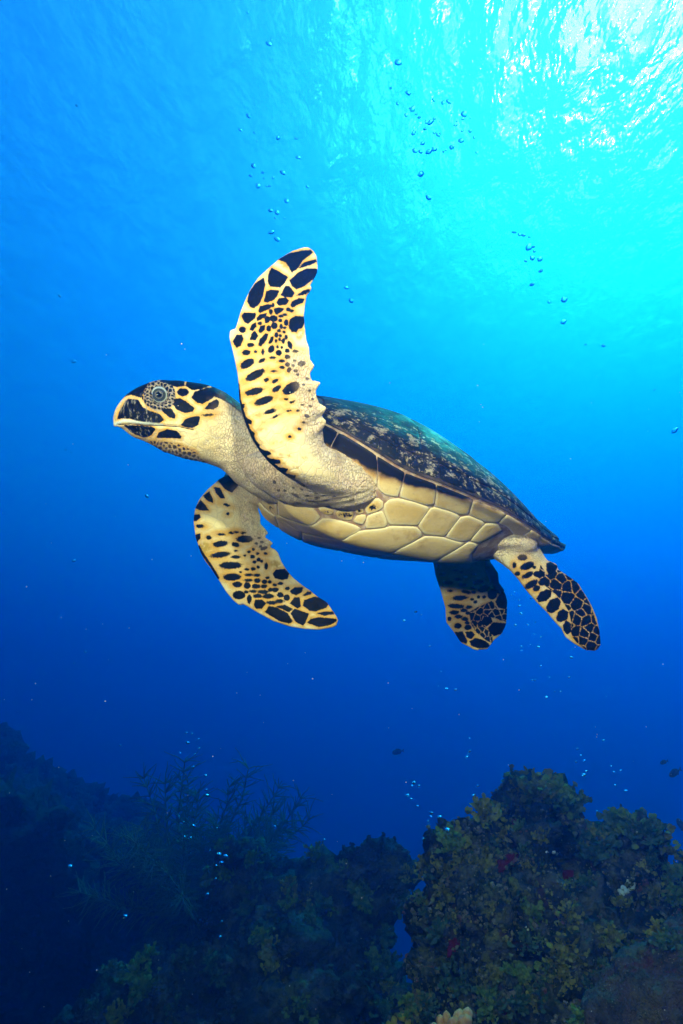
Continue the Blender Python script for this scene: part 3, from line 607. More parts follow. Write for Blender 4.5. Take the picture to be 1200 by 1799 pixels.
# under side: points traced on the near side, carried to shell coordinates
Sg, Qg = np.meshgrid(np.linspace(.0, 1, 500), np.linspace(-.25, 1, 500), indexing='ij'); Pg = shell_pt(Sg, Qg, -1); gx, gy_ = proj(Pg)
Ng = np.einsum('ijk,ijk->ij', np.cross(np.gradient(Pg, axis=0), np.gradient(Pg, axis=1)), Pg); vis = np.sign(Ng) == np.sign(Ng[250, 330])
def inv(px, py):
    d = (gx-px)**2+(gy_-py)**2+np.where(vis, 0, 60); k = np.unravel_index(d.argmin(), d.shape); return Sg[k], Qg[k]
def invs(z, pts): return [inv(*p) for p in zp(z, pts)]
lowseam = invs(Z4, [(45,80),(60,115),(100,180),(160,235),(270,255),(400,290),(530,330),(570,330),(700,365),(770,400),(850,395),(980,455),(1080,460),(1160,490)])
ls = np.array(lowseam); o_ = np.argsort(ls[:, 0])
def qlow(s): return float(np.clip(np.interp(s, ls[o_, 0], ls[o_, 1]), .55, .9)) if s < ls[:, 0].max() else float(np.interp(s, [ls[:, 0].max(), 1], [ls[o_, 1][-1], .55]))
lowend = {}
for k, (X_, Y_) in zip((4, 5, 6, 7, 8), zp(Z4, [(100,180),(275,250),(568,328),(842,392),(1085,460)])): lowend[k] = float(inv(X_, Y_)[0])
for i in range(len(MB)-1):
    a, b = MB[i], MB[i+1]; a2, b2 = lowend.get(i, a), lowend.get(i+1, b)
    lower = [(x, qlow(x)+.003) for x in np.linspace(b2-.0008, a2+.0008, 6)]
    poly = [(a+.0008, .985), (b-.0008, .985)]+lower
    for sg in (1, -1): tpart('scute', scute_mesh([(s, q*sg) for s, q in poly], -1, .0016, mat_marg, step=.007, rnd=.005, ident=90+i), carap)
# plastron
spots = Marks(Z3).E((690,380,35,8),(850,407,60,18),(963,372,18,15),(200,345,45,20,30)); spots.z = Z4; spots.E((75,325,38,24,-25))
plas = tpart('plastron', base_grid(-1, .80, -.0008, mat_seam, 'plastron'))
small = [(Z4, [(10,460),(20,400),(145,355),(190,465),(170,490),(10,500)]), (Z4, [(155,350),(165,300),(200,270),(270,258),(400,292),(530,335),(430,475),(400,475),(205,470)]),
 (Z4, [(535,340),(570,332),(700,368),(775,405),(650,565),(490,550),(435,480)]), (Z4, [(780,408),(850,400),(980,458),(850,598),(770,605),(660,570)]), (Z4, [(985,462),(1080,465),(1120,515),(1030,570),(930,618),(862,602)]),
 (Z4, [(15,300),(60,260),(120,260),(155,285),(155,330),(130,350),(20,390),(8,340)]), (Z3, [(610,345),(660,335),(750,370),(745,410),(690,405),(650,385)]), (Z3, [(770,385),(800,360),(900,365),(920,400),(900,450),(840,450),(780,425)]),
 (Z3, [(920,360),(950,325),(1000,330),(1010,390),(950,405)]), (Z3, [(905,460),(950,415),(1020,405),(1025,430),(1000,490)])]
def shrink(P, k):
    P = np.array(P); c = P.mean(0); return [tuple(c+(p-c)*(1-k/np.hypot(*((p-c)*[.744, .3])))) for p in P]
for z, pg in small:
    P = invs(z, pg)
    for sg in (1, -1): tpart('scute', scute_mesh([(s, q*sg) for s, q in P], -1, .0022, mat_plas, step=.006, rnd=.006, marks=spots, grow=.0007), plas)
def to_mid(p1, p2):
    """continue a traced seam to the middle line of the plastron"""
    (s1, q1), (s2, q2) = p1, p2; k = (s1-s2)/(q1-q2) if abs(q1-q2) > .02 else 0
    return (float(s2+np.clip(-k*q2, -.06, .06)), .006)
rows = [(Z3, [(110,262),(180,247),(258,268)], None, (Z3, (268,290), (282,400))),
 (Z3, [(282,262),(330,238),(430,272),(560,342),(645,420)], 0, (Z3, (640,432), (565,492))),
 (Z3, [(660,432),(760,442),(900,482),(998,522)], 1, (Z3, (1000,530), (880,588))),
 (Z4, [(-45,520),(170,498),(205,482),(400,487),(432,494),(478,556)], 2, (Z4, (465,562), (290,662))),
 (Z4, [(492,562),(640,576),(770,614),(830,612)], 3, (Z4, (800,628), (650,722))),
 (Z4, [(850,612),(930,630),(890,672)], 4, None)]
seams = []
for z, top_, pi, rs in rows:
    if rs: a, b = invs(rs[0], rs[1:]); seams.append((a, b, to_mid(a, b)))
    else: seams.append(None)
seams[5] = (inv(*zp(Z4, [(885, 680)])[0]), inv(*zp(Z4, [(870, 700)])[0]), (.80, .006))
g0 = seams[0][0][0]
for i, (z, top_, pi, rs) in enumerate(rows):
    T = invs(z, top_); back = list(seams[i]); front = list(seams[i-1])[::-1] if i else [(max(.035, T[0][0]-.01), .006)]
    fr = [(s+.0016, q) for s, q in front]; bk = [(s-.0016, q) for s, q in back]
    P = [(s, q-.001) for s, q in T]+bk[1:]+fr[:-1] if i else [(s, q-.001) for s, q in T]+bk[1:]+fr
    P = [(s, max(q, .006)) for s, q in P]
    for sg in (1, -1):
        try: tpart('scute', scute_mesh([(s, q*sg) for s, q in P], -1, .0022, mat_plas, step=.009, rnd=.006, marks=spots, grow=.0007), plas)
        except Exception as e_: print('plastron', i, e_)
# ================================================================ REEF
_rng0 = np.random.default_rng(11); _TAB = _rng0.random((32, 32, 32))
def vnoise(P, f, seed=0):                     # smooth value noise in [-1, 1]
    p = P*f+seed*7.31; i = np.floor(p).astype(int); t = p-i; t = t*t*t*(t*(t*6-15)+10); r = 0
    for a in (0, 1):
        for b in (0, 1):
            for c in (0, 1):
                w = (t[:, 0] if a else 1-t[:, 0])*(t[:, 1] if b else 1-t[:, 1])*(t[:, 2] if c else 1-t[:, 2])
                r = r+w*_TAB[(i[:, 0]+a) % 32, (i[:, 1]+b) % 32, (i[:, 2]+c) % 32]
    return r*2-1
def fbm(P, f, n=4, g=.5, seed=0): return sum(g**k*vnoise(P, f*2.03**k, seed+k) for k in range(n))
def rock(name, spheres, voxel, amps, seed, mat, extra=0):
    """union of lumps -> one continuous, eroded surface"""
    rg = np.random.default_rng(seed); bm = bmesh.new(); al = list(spheres)
    for px, py, d, r in spheres:
        for _ in range(extra):
            a = rg.normal(size=2); a /= np.hypot(*a); al.append((px+a[0]*r*.85, py+a[1]*r*.85, d+rg.uniform(-.5, .1)*r*d/F_PX, r*rg.uniform(.25, .55)))
    for px, py, d, r in al:
        m = Matrix.Translation(Vector(W3(px, py, d))) @ Matrix.Diagonal((1, 1, rg.uniform(.8, 1.1), 1)); bmesh.ops.create_icosphere(bm, subdivisions=3, radius=r*d/F_PX, matrix=m)
    me = bpy.data.meshes.new(name); bm.to_mesh(me); bm.free(); o = link(name, me)
    md = o.modifiers.new('r', 'REMESH'); md.mode = 'VOXEL'; md.voxel_size = voxel
    m2 = bpy.data.meshes.new_from_object(o.evaluated_get(bpy.context.evaluated_depsgraph_get())); o.modifiers.clear(); o.data = m2; bpy.data.meshes.remove(me); m2.name = name
    co = getco(m2)
    for f, a, k in amps:
        nr = np.empty(len(co)*3, np.float32); m2.vertices.foreach_get('normal', nr); nr = nr.reshape(-1, 3)
        h = fbm(co, f, 3, .5, seed) if k == 'f' else (np.abs(fbm(co, f, 3, .5, seed+5))*2-.6 if k == 'b' else -np.abs(fbm(co, f, 3, .5, seed+9))*2+.6)
        co = co+nr*(h*a)[:, None]; setco(m2, co)
    c = co.mean(0); setco(m2, co-c); o.location = c
    m2.polygons.foreach_set('use_smooth', [True]*len(m2.polygons)); m2.materials.append(mat); return o
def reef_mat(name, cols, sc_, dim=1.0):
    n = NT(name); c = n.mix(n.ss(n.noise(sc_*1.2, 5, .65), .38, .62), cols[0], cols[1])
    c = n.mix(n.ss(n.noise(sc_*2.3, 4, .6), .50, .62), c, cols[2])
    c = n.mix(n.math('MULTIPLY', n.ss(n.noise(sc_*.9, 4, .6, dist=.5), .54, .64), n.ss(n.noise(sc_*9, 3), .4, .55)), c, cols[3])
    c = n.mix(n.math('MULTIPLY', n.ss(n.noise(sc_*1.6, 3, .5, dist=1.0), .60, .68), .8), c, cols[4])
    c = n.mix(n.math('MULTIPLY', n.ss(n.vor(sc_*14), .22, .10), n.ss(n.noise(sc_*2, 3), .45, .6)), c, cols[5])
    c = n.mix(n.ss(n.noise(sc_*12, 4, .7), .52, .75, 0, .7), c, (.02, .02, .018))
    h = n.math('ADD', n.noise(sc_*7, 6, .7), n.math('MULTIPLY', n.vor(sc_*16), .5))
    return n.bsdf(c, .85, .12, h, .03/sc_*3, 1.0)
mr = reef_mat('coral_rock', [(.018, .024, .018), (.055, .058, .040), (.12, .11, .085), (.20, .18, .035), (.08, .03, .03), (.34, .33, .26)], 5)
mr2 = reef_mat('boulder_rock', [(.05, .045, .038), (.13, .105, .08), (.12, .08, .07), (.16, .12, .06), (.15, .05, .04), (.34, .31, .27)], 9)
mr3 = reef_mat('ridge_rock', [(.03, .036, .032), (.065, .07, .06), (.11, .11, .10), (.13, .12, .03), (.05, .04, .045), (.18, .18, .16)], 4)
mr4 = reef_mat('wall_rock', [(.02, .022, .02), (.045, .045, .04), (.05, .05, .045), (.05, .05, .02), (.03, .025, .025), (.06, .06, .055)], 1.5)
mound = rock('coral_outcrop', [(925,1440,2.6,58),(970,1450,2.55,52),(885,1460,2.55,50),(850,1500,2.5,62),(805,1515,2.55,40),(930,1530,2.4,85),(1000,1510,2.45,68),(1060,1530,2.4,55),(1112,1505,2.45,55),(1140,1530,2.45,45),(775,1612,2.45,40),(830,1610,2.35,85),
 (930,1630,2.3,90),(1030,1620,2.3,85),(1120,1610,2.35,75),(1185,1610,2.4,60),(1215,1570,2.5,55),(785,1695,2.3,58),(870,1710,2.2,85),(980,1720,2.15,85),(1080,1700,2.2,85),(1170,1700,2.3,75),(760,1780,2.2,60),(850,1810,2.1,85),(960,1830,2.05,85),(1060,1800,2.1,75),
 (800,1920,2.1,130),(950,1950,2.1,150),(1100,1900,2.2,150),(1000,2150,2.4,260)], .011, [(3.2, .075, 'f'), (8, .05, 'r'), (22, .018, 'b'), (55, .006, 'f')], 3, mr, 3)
tag(mound, 'tall craggy coral outcrop overgrown with algae and red sponge', 'coral outcrop')
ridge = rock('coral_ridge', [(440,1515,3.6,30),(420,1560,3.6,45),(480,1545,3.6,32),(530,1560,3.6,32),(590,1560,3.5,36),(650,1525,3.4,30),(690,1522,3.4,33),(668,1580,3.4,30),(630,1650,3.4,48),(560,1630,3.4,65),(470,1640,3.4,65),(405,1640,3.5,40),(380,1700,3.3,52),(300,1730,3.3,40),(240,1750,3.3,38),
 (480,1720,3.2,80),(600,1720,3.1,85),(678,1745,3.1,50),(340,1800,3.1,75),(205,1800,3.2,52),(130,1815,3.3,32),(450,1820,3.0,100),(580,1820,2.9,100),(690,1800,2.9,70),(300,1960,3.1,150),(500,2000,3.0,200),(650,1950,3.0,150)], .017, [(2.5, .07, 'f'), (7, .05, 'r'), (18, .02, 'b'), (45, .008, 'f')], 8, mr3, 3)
tag(ridge, 'low dark coral ridge with a mushroom shaped pillar', 'coral ridge')
boul = rock('reef_boulder', [(1185,1790,1.75,118),(1130,1865,1.7,105),(1255,1735,1.85,120),(1250,1870,1.7,150)], .009, [(4, .03, 'f'), (12, .016, 'f'), (32, .008, 'b'), (80, .003, 'f')], 5, mr2)
tag(boul, 'rounded pinkish grey boulder beside the tall coral outcrop', 'boulder')
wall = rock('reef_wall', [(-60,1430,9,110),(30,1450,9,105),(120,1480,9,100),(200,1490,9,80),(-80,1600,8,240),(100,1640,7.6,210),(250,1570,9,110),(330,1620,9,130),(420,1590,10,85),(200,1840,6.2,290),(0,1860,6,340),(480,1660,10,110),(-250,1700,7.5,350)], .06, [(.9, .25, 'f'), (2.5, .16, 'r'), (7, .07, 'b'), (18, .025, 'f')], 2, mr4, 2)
tag(wall, 'distant reef wall fading into blue haze', 'reef wall')
# terrace that carries the outcrops, dropping away into deep water
bm = bmesh.new(); bmesh.ops.create_grid(bm, x_segments=120, y_segments=120, size=7); tme = bpy.data.meshes.new('reef_terrace'); bm.to_mesh(tme); bm.free(); co = getco(tme)
wx, wy = co[:, 0]+2.0, co[:, 1]+4.0
co[:, 2] = -1.55-smooth(.3, -3.5, wx)*3.5-smooth(3.5, 9, wy)*6-smooth(-3.5, -9, wx)*6+fbm(np.c_[wx, wy, wx*0], .9, 5)*.22
co[:, 0], co[:, 1] = wx, wy; setco(tme, co); tme.materials.append(mr3); tme.polygons.foreach_set('use_smooth', [True]*len(tme.polygons))
tag(link('reef_terrace', tme), None, None, kind='structure')
bpy.context.view_layer.update()
def bvh_of(o): return BVHTree.FromPolygons([tuple(v) for v in getco(o.data)+np.array(o.location)], [tuple(p.vertices) for p in o.data.polygons])
BV = {k.name: bvh_of(k) for k in (mound, ridge, boul)}
def hit(px, py, names=('coral_outcrop', 'coral_ridge', 'reef_boulder')):
    r = Vector(W3(px, py, 1.0)).normalized(); best = None
    for nm in names:
        h = BV[nm].ray_cast(Vector((0, 0, 0)), r)
        if h[0] and (best is None or h[3] < best[3]): best = h
    return best
# ---- leafy algae tufts
def simple_mat(name, a, b, sc_=30, rough=.7, dist=.002):
    n = NT(name); return n.bsdf(n.mix(n.ss(n.noise(sc_, 4), .35, .65), a, b), rough, .15, n.noise(sc_*6, 4), dist, .8)
ma = [simple_mat('algae_green', (.09, .16, .03), (.19, .23, .05), 40), simple_mat('algae_olive', (.15, .145, .025), (.28, .23, .04), 40), simple_mat('algae_dark', (.04, .09, .05), (.11, .15, .08), 40)]
def tuft_mesh(name, seed, nbr, R_, leaf, mat):
    rg = np.random.default_rng(seed); V, F = [], []
    for b in range(nbr):
        d = rg.normal(size=3); d[2] = abs(d[2])*1.1+.25; d /= np.linalg.norm(d); p = d*R_*.15; L = rg.uniform(.5, 1)*R_
        k = int(L/(leaf*.85))+1
        for i in range(k):
            d = d+rg.normal(size=3)*.28; d /= np.linalg.norm(d); p = p+d*leaf*.85
            a = np.cross(d, rg.normal(size=3)); a /= np.linalg.norm(a)+1e-9; nn = np.cross(d, a); s = leaf*rg.uniform(.6, 1.15); o = len(V)
            ring = [(math.cos(t)*d*.9+math.sin(t)*a*1.05)*s*(1+.15*rg.normal()) for t in np.linspace(0, 2*math.pi, 7)[:-1]]
            V += [p+nn*s*.16, p-nn*s*.10]+[p+r_+nn*s*.12*math.sin(3*j) for j, r_ in enumerate(ring)]
            for j in range(6): F += [(o, o+2+j, o+2+(j+1) % 6), (o+1, o+2+(j+1) % 6, o+2+j)]
    return mesh_np(name, V, F, mat, False)
tufts = [tuft_mesh('algae_tuft', 20+k, 34, .075, .0105, ma[k % 3]) for k in range(6)]
def put(name, me, h, scale, up=.5, sink=.01, rg=None):
    nrm = Vector(h[1]); dr = (nrm*(1-up)+Vector((0, 0, 1))*up).normalized(); o = link(name, me, None, h[0]-nrm*sink)
    q = dr.to_track_quat('Z', 'Y'); o.rotation_euler = (q @ Matrix.Rotation((rg or random).random()*6.28, 3, 'Z').to_quaternion()).to_euler(); o.scale = (scale,)*3; return o
TC = ['green', 'olive yellow', 'dark bluish green']; random.seed(5); R1 = random.Random(4)
sil = [(928,1392,1.0),(915,1395,.8),(945,1398,.75),(985,1415,.8),(1000,1425,.75),(975,1410,.6),(848,1435,.7),(862,1425,.6),(1098,1462,.8),(1112,1465,.8),(1130,1468,.7),(1150,1475,.7),(1048,1492,.75),(1060,1488,.7),(1040,1510,.6),(800,1485,.65),(790,1500,.6),(782,1530,.6),(770,1545,.6),(1165,1500,.6),(1180,1550,.6),(1188,1540,.5)]
for px, py, s in sil:
    h = None
    for dy in range(0, 70, 5):
        h = hit(px, py+dy, ('coral_outcrop',))
        if h: break
    if h: tag(put('algae_tuft', tufts[(ti := R1.randrange(6))], h, s*1.5, .75, .012, R1), TC[ti % 3]+' leafy algae tuft on the crest of the tall coral outcrop', 'algae', 'algae tufts along the outcrop crest')
for k in range(75):
    px, py = R1.uniform(715, 1200), R1.uniform(1440, 1799); h = hit(px, py)
    if not h or h[3] > 3: continue
    nm = min(BV, key=lambda q: (BV[q].find_nearest(h[0])[3]))
    if nm == 'reef_boulder' and R1.random() < .8: continue
    tag(put('algae_tuft', tufts[(ti := R1.randrange(6))], h, R1.uniform(.35, .8), .35, .012, R1), 'small '+TC[ti % 3]+' leafy algae tuft on the face of the tall coral outcrop' if nm != 'reef_boulder' else 'small leafy algae tuft on the rounded boulder', 'algae', 'algae tufts on the outcrop face' if nm != 'reef_boulder' else 'algae tufts on the boulder')
for k in range(60):
    px, py = R1.uniform(150, 720), R1.uniform(1480, 1799); h = hit(px, py, ('coral_ridge',))
    if h: tag(put('algae_tuft', tufts[(ti := R1.choice((0, 2, 3, 5, 1)))], h, R1.uniform(.6, 1.3), .4, .015, R1), TC[ti % 3]+' leafy algae tuft growing on the low dark coral ridge', 'algae', 'algae tufts on the coral ridge')
# encrusting growth too fine to count, one sheet per rock
def crust(o, nm, count, size, mat, seed):
    rg = np.random.default_rng(seed); co = getco(o.data); nr = np.empty(len(co)*3, np.float32); o.data.vertices.foreach_get('normal', nr); nr = nr.reshape(-1, 3)
    w = w2c(co+np.array(o.location)); x, y = proj(w); ok = np.where((x > -60) & (x < 1260) & (y < 1900) & ((nr@np.array([0, -.9, .45])) > -.2))[0]
    pk = ok[(fbm(co[ok], 6, 3, .5, seed) > -.05)]; pk = rg.choice(pk, count); V, F = [], []
    for i in pk:
        s = size*rg.uniform(.5, 1.5); n_ = nr[i]+rg.normal(size=3)*.5; n_ /= np.linalg.norm(n_); a = np.cross(n_, rg.normal(size=3)); a /= np.linalg.norm(a)+1e-9; b = np.cross(n_, a); q = len(V); c = co[i]-nr[i]*s*.2
        V += [c+n_*s*1.0]+[c+(a*math.cos(t)+b*math.sin(t))*s*rg.uniform(.6, 1.1)+n_*s*rg.uniform(.2, .7) for t in (0, 1.26, 2.51, 3.77, 5.03)]+[c-n_*s*.3]
        for j in range(5): F += [(q, q+1+j, q+1+(j+1) % 5), (q+6, q+1+(j+1) % 5, q+1+j)]
    e = link(nm, mesh_np(nm, V, F, mat, False), o); e['kind'] = 'stuff'
mcr = reef_mat('encrusting_growth', [(.05, .06, .03), (.16, .15, .06), (.27, .22, .17), (.38, .32, .07), (.22, .07, .07), (.6, .58, .48)], 9)
crust(mound, 'encrusting_growth', 9000, .0085, mcr, 1); crust(ridge, 'encrusting_growth', 6000, .013, mr3, 2); crust(boul, 'encrusting_growth', 3500, .004, mr2, 3)
# ---- sponges, tunicates, finger coral
def blob(name, seed, mat, flat=.4, n=3, rag=.35):
    bm = bmesh.new(); bmesh.ops.create_icosphere(bm, subdivisions=n, radius=1); me = bpy.data.meshes.new(name); bm.to_mesh(me); bm.free(); co = getco(me)
    k = 1+rag*fbm(co, 1.6, 4, .6, seed); co = co*k[:, None]; co[:, 2] *= flat; co += .06*np.stack([vnoise(co, 7, seed+j) for j in range(3)], -1); setco(me, co); me.materials.append(mat); me.polygons.foreach_set('use_smooth', [True]*len(me.polygons)); return me
mred = simple_mat('red_sponge', (.10, .005, .004), (.24, .013, .009), 60, .6); mwht = simple_mat('white_tunicate', (.62, .62, .56), (.78, .78, .72), 60, .5)
mtan = simple_mat('tan_coral', (.46, .23, .10), (.58, .34, .16), 90, .7); myel = simple_mat('yellow_sponge', (.45, .30, .02), (.60, .44, .05), 80, .6)
for k, (px, py, a, b, lb) in enumerate([(905,1508,.05,.022,'dark red sponge patch in a hollow high on the tall outcrop'), (880,1520,.03,.018,'small red sponge lump at the rim of the outcrop hollow'), (1000,1541,.045,.016,'long red sponge crust under the outcrop ledge'), (797,1667,.020,.020,'bright red round sponge low on the tall outcrop'), (852,1782,.032,.02,'dark red sponge beside the tan finger coral'), (885,1772,.022,.011,'thin red sponge strip near the foot of the tall outcrop'), (905,1443,.02,.006,'thin orange red sponge streak near the outcrop top')]):
    h = hit(px, py)
    if h: o = put('red_sponge', blob('red_sponge', 30+k, mred, .4, 4, .75), h, 1, 0, .002, R1); o.scale = (a*.85, b, .022); o.rotation_euler = Vector(h[1]).to_track_quat('Z', 'Y').to_euler(); tag(o, lb, 'sponge')
def cluster(name, px, py, items, mat, label, cat, names=('coral_outcrop',)):
    h = hit(px, py, names)
    if not h: return
    t = link(name, None, None, h[0]); tag(t, label, cat); d = w2c(np.array(h[0]))[2]; k = d/F_PX
    for dx, dy, r in items:
        h2 = hit(px+dx, py+dy, names); p = Vector(h2[0]) if h2 and (Vector(h2[0])-Vector(h[0])).length < .2 else Vector(W3(px+dx, py+dy, d))
        o = link('lobe', blob('lobe', R1.randrange(99), mat, .9, 2), t, p-h[0]); o.scale = (r*k,)*3
cluster('white_tunicate', 1103, 1557, [(0,-10,5.5),(7,-4,5),(-8,2,5),(4,6,4.5),(-3,9,5),(-10,12,5),(9,2,4),(-14,8,3.5)], mwht, 'cluster of round white tunicates on the tall coral outcrop', 'tunicate')
cluster('white_tunicate', 973, 1497, [(0,0,4),(5,3,3),(-12,0,2.5)], mwht, 'tiny white tunicates beside the red sponge hollow', 'tunicate')
cluster('white_tunicate', 774, 1528, [(0,0,3.5),(3,-4,3)], mwht, 'tiny pale tunicates at the outcrop edge by open water', 'tunicate')
cluster('white_tunicate', 1156, 1463, [(0,0,3.5),(5,-3,3),(-3,4,3)], mwht, 'small white tunicates among algae on the outcrop shoulder', 'tunicate')
cluster('white_tunicate', 923, 1628, [(0,0,2.6),(4,5,2.4)], mwht, 'two white specks of tunicate on the outcrop face', 'tunicate')
cluster('yellow_sponge', 700, 1793, [(-6,0,8),(6,-6,7),(14,4,8),(-14,8,7),(2,8,8)], myel, 'bright yellow lumpy sponge near the tan finger coral', 'sponge', ('coral_outcrop', 'coral_ridge'))
# tan finger coral in the foreground
fd = 1.62; base = Vector(W3(795, 1835, fd)); fc = link('finger_coral', None, None, base); tag(fc, 'pale tan finger coral with stubby rounded tips', 'coral')
for px, py, r in ((773,1782,7.5),(784,1775,6.5),(797,1786,10),(808,1772,10),(822,1769,9.5),(818,1782,12),(762,1796,8.5),(784,1792,11)):
    tip = Vector(W3(px, py, fd+R1.uniform(-.02, .03))); rings = []; b0 = Vector(W3(795+(px-795)*.55, 1850, fd)); rr_ = r*fd/F_PX
    for t in np.linspace(0, 1.0, 14):
        p = b0.lerp(tip, t); rad = rr_*(1.35-.35*t)*math.sqrt(max(.02, 1-max(0, (t-.86)/.14)**2)); ph = np.linspace(0, 2*math.pi, 12, endpoint=False)
        rings.append(np.array(p-base)+np.outer(np.cos(ph)*rad*(1+.08*math.sin(t*17)), (1, 0, 0))+np.outer(np.sin(ph)*rad, (0, 1, 0)))
    link('branch', mesh_np('branch', *loft(rings), mtan), fc)
cb = link('base', blob('base', 77, mtan, .6), fc); cb.scale = (.075, .06, .05); cb.location = Vector(W3(795, 1850, fd))-base
# ---- feathery black coral bush
def bush(base, H, seed, mat):
    rg = np.random.default_rng(seed); V, F = [], []
    def tube(pts, r0, r1):
        o = len(V); k = len(pts); pts = np.array(pts); tg = np.gradient(pts, axis=0)
        for i, p in enumerate(pts):
            t = tg[i]/(np.linalg.norm(tg[i])+1e-9); a = np.cross(t, (.3, .9, .1)); a /= np.linalg.norm(a)+1e-9; b = np.cross(t, a); r = r0+(r1-r0)*i/(k-1)
            for q in range(3): V.append(p+r*(math.cos(q*2.094)*a+math.sin(q*2.094)*b))
        for i in range(k-1):
            for q in range(3): F.append((o+i*3+q, o+i*3+(q+1) % 3, o+i*3+3+(q+1) % 3, o+i*3+3+q))
    for b in range(46):
        an = rg.uniform(-1.35, 1.35); tilt = rg.normal()*.5; L = H*rg.uniform(.55, 1.0)*(1 if abs(an) < .9 else .85); d = np.array([math.sin(an), tilt, math.cos(an)]); d /= np.linalg.norm(d); p = np.zeros(3); pts = [p]
        for i in range(16):
            d = d+rg.normal(size=3)*.10+np.array([math.sin(an)*.02, 0, .02]); d /= np.linalg.norm(d); p = p+d*L/16; pts.append(p)
        tube(pts, .012, .004)
        for i in range(3, 17):
            for s in range(7):
                e = np.cross(d, rg.normal(size=3)); e /= np.linalg.norm(e); e = e*.8+d*.6; l = rg.uniform(.5, 1)*.17*H; q = pts[i]; c = [q]
                for _ in range(4): e = e+rg.normal(size=3)*.14+np.array([0, 0, -.06]); e /= np.linalg.norm(e); q = q+e*l/4; c.append(q)
                tube(c, .0048, .0022)
    return mesh_np('branches', V, F, mat)
mbush = simple_mat('black_coral', (.09, .11, .07), (.16, .17, .10), 8, .8)
bb = Vector(W3(345, 1630, 4.5)); bo_ = link('black_coral_bush', bush(np.zeros(3), 1.12, 6, mbush), None, bb); tag(bo_, 'feathery bushy black coral growing behind the low ridge', 'coral')
pl = rock('reef_knoll', [(345,1690,4.5,75),(300,1760,4.4,90),(400,1760,4.4,90),(350,1900,4.3,180)], .04, [(2, .1, 'f'), (6, .05, 'r'), (16, .02, 'b')], 14, mr3, 2)
tag(pl, 'dark reef knoll under the feathery coral bush', 'rock')
# ---- fish
def fish(px, py, d, L, ang, label, mat):
    t = link('reef_fish', None, None, W3(px, py, d)); t.rotation_euler = (0, ang, R(12)); tag(t, label, 'fish', 'small dark reef fish in open water')
    rings = []
    for u in np.linspace(0, 1, 16):
        h = .19*L*math.sin(math.pi*min(1, u*.93+.04)**.75)**.9+.012*L; w = h*.45; ph = np.linspace(0, 2*math.pi, 14, endpoint=False)
        rings.append(np.c_[np.full(14, (u-.5)*L*.85), np.cos(ph)*w, np.sin(ph)*h])
    link('body', mesh_np('body', *loft(rings), mat), t)
    def fin(name, P):
        P = np.array(P)*L; k = len(P); V = np.vstack([np.c_[P[:, 0], np.full(k, .006*L), P[:, 1]], np.c_[P[:, 0], np.full(k, -.006*L), P[:, 1]]])
        link(name, mesh_np(name, V, [tuple(range(k)), tuple(range(2*k-1, k-1, -1))]+[(i, i+k, (i+1) % k+k, (i+1) % k) for i in range(k)], mat, False), t)
    fin('tail_fin', [(.38, .0), (.44, .05), (.60, .17), (.55, .0), (.60, -.17), (.44, -.05)]); fin('dorsal_fin', [(-.2, .14), (-.05, .26), (.15, .22), (.32, .12), (.25, .05), (-.15, .1)]); fin('anal_fin', [(.05, -.12), (.18, -.22), (.32, -.1), (.2, -.05)])
    for s in (1, -1):
        e = link('eye', blob('eye', 3, mwht, 1, 1), t); e.scale = (.022*L,)*3; e.location = (-.31*L, s*.055*L, .035*L)
mfish = simple_mat('fish_scales', (.05, .06, .07), (.12, .13, .14), 80, .45)
fish(1185, 1358, 3.6, .085, R(-24), 'small dark reef fish swimming above the outcrop shoulder', mfish); fish(1166, 1339, 4.2, .06, R(-15), 'tiny dark reef fish swimming just above another fish', mfish)
fish(1197, 1450, 3.4, .085, R(60), 'dark reef fish nosing down beside the outcrop shoulder', mfish); fish(698, 1321, 6.5, .12, R(-10), 'faint distant reef fish in open blue water', mfish)
# ================================================================ BUBBLES AND DRIFTING SPECKS
n = NT('air_bubble'); gl = n.n('BsdfGlass', i_Roughness=.0, i_IOR=.76); n.t.links.new(gl.outputs[0], n.out.inputs['Surface']); mbub = n.m
def bub_mesh(seed):
    bm = bmesh.new(); bmesh.ops.create_icosphere(bm, subdivisions=3, radius=1); me = bpy.data.meshes.new('air_bubble'); bm.to_mesh(me); bm.free(); co = getco(me); co *= (1+.16*fbm(co, .9, 2, .5, seed))[:, None]; co[:, 2] *= .72; co[:, 2] -= .18*(co[:, 0]**2+co[:, 1]**2)*np.where(co[:, 2] < 0, -1.2, 1); setco(me, co)
    me.polygons.foreach_set('use_smooth', [True]*len(me.polygons)); me.materials.append(mbub); return me
bubs = [bub_mesh(k) for k in range(4)]
Z8 = (400, 0, 1.5); Z5 = (740, 900, 3.529); Z7 = (640, 1320, 2.143); Z6 = (0, 1280, 2.0); Z0 = (0, 0, 1.0)
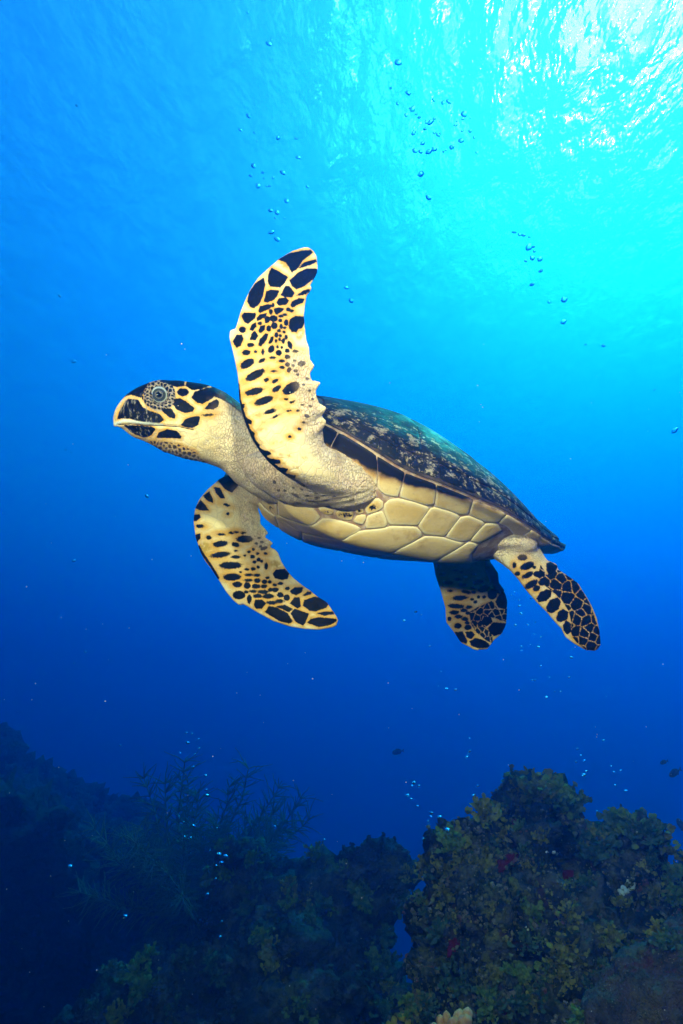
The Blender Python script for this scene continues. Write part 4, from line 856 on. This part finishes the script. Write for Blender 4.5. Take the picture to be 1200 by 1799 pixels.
BUB = [(Z8, 3.6, 1.9, 'air bubble in the dense swarm below the sunlit surface', 'bubble swarm below the sunlit surface', [(470,303),(487,287),(497,300),(480,285),(543,263),(568,270),(583,268),(590,298),(523,322),(535,322),(545,312),(605,320),(620,313),(640,310),(623,300),(600,330),(545,350),(555,355),(560,352),(618,345),(650,362),(513,378),(493,397),(508,400),(530,400),(545,393),(568,400),(590,388),(615,370),(657,403),(575,395),(490,350),(520,340),(505,310),(560,320),(640,345),(595,385),(510,458),(530,520),(450,165),(430,232),(475,245),(448,273)]),
 (Z8, 2.8, 1.9, 'small air bubble rising above the raised flipper tip', 'bubbles above the raised flipper', [(53,33),(115,105),(108,115),(55,305),(133,363),(180,365),(185,415),(78,372),(70,350),(33,342),(68,437),(60,463),(92,455),(95,470),(120,468),(110,490),(80,490),(103,490),(145,455),(210,492),(113,555),(130,560),(150,575),(125,575),(155,530),(115,612),(130,630),(280,712),(312,758),(325,793)]),
 (Z8, 3.6, 1.7, 'air bubble in the loose trail above the turtle shell', 'bubble trail above the shell', [(755,612),(770,618),(780,620),(795,625),(793,652),(806,650),(808,663),(803,680),(785,687),(823,683),(825,714),(802,750),(848,796),(887,790),(885,848),(943,908),(990,911),(1125,1027),(1178,1135)]),
 (Z0, 2.3, 1.6, 'stray air bubble in open blue water before the turtle head', 'stray bubbles ahead of the turtle', [(135,185),(130,635),(130,985),(85,335),(20,350),(105,520),(115,790),(125,795),(150,1145),(130,1165),(258,872),(225,705)]),
 (Z5, 2.0, 1.45, 'air bubble drifting between and below the hind flippers', 'bubbles below the hind flippers', [(560,515),(580,495),(607,543),(610,580),(620,628),(585,697),(660,697),(683,533),(710,680),(700,757),(742,775),(725,820),(728,836),(622,832),(622,857),(675,820),(940,848),(930,900),(741,953),(706,1041),(794,1023),(829,1112),(864,1112),(776,1147),(688,1041),(917,1023),(123,988),(106,1076),(159,1094),(212,1101),(-35,617),(0,635),(-106,670),(53,829),(1147,1140)]),
 (Z7, 2.4, 1.9, 'air bubble rising over the tall coral outcrop', 'bubbles over the coral outcrop', [(187,118),(180,130),(205,130),(163,165),(175,178),(200,205),(253,232),(250,245),(283,246),(240,262),(245,275),(312,293),(427,130),(410,165),(877,225),(797,40),(815,15),(828,35),(835,75),(822,92),(828,88),(985,148),(945,127),(930,55),(940,78),(965,72),(390,10),(222,328),(396,-49),(396,0),(386,21),(803,-10),(900,-42)]),
 (Z6, 2.4, 2.4, 'air bubble rising past the feathery coral bush', 'bubbles past the feathery bush', [(655,15),(675,18),(697,37),(660,50),(700,70),(685,90),(632,85),(680,135),(722,165),(725,215),(727,235),(628,308),(645,328),(680,342),(735,352),(762,350),(648,380),(670,382),(737,428),(770,440),(792,448),(760,480),(778,470),(757,528),(728,582),(778,677),(775,730),(423,60),(965,342),(1140,388),(247,482),(440,658)])]
R2 = random.Random(9)
for z, rp, d0, lb, gp, pts in BUB:
    for x, y in pts:
        d = d0*R2.uniform(.92, 1.12); px, py = z[0]+x/z[2], z[1]+y/z[2]; r = rp*R2.choice((.6, .75, .9, 1.0, 1.25, 1.55))*d/F_PX
        o = link('air_bubble', R2.choice(bubs), None, W3(px, py, d)); o.scale = (r*R2.uniform(.9, 1.3), r, r*R2.uniform(.8, 1)); o.rotation_euler = (R2.uniform(-.5, .5), R2.uniform(-.5, .5), R2.random()*6.28); tag(o, lb, 'bubble', gp)
rg = np.random.default_rng(21); V, F = [], []
for k in range(170):
    d = rg.uniform(.7, 2.6); c = W3(rg.uniform(-100, 1300), rg.uniform(600, 1799), d); r = rg.uniform(.35, 1.0)*.0011*d; o = len(V)
    V += [c+np.array(v)*r*rg.uniform(.6, 1.3) for v in ((1,0,0),(-1,0,0),(0,1,0),(0,-1,0),(0,0,1),(0,0,-1))]; F += [tuple(o+i for i in f) for f in ((0,2,4),(2,1,4),(1,3,4),(3,0,4),(2,0,5),(1,2,5),(3,1,5),(0,3,5))]
tag(link('marine_snow', mesh_np('marine_snow', V, F, simple_mat('marine_snow', (.55, .55, .5), (.7, .7, .65)))), 'fine pale specks drifting in the water', None, kind='stuff')
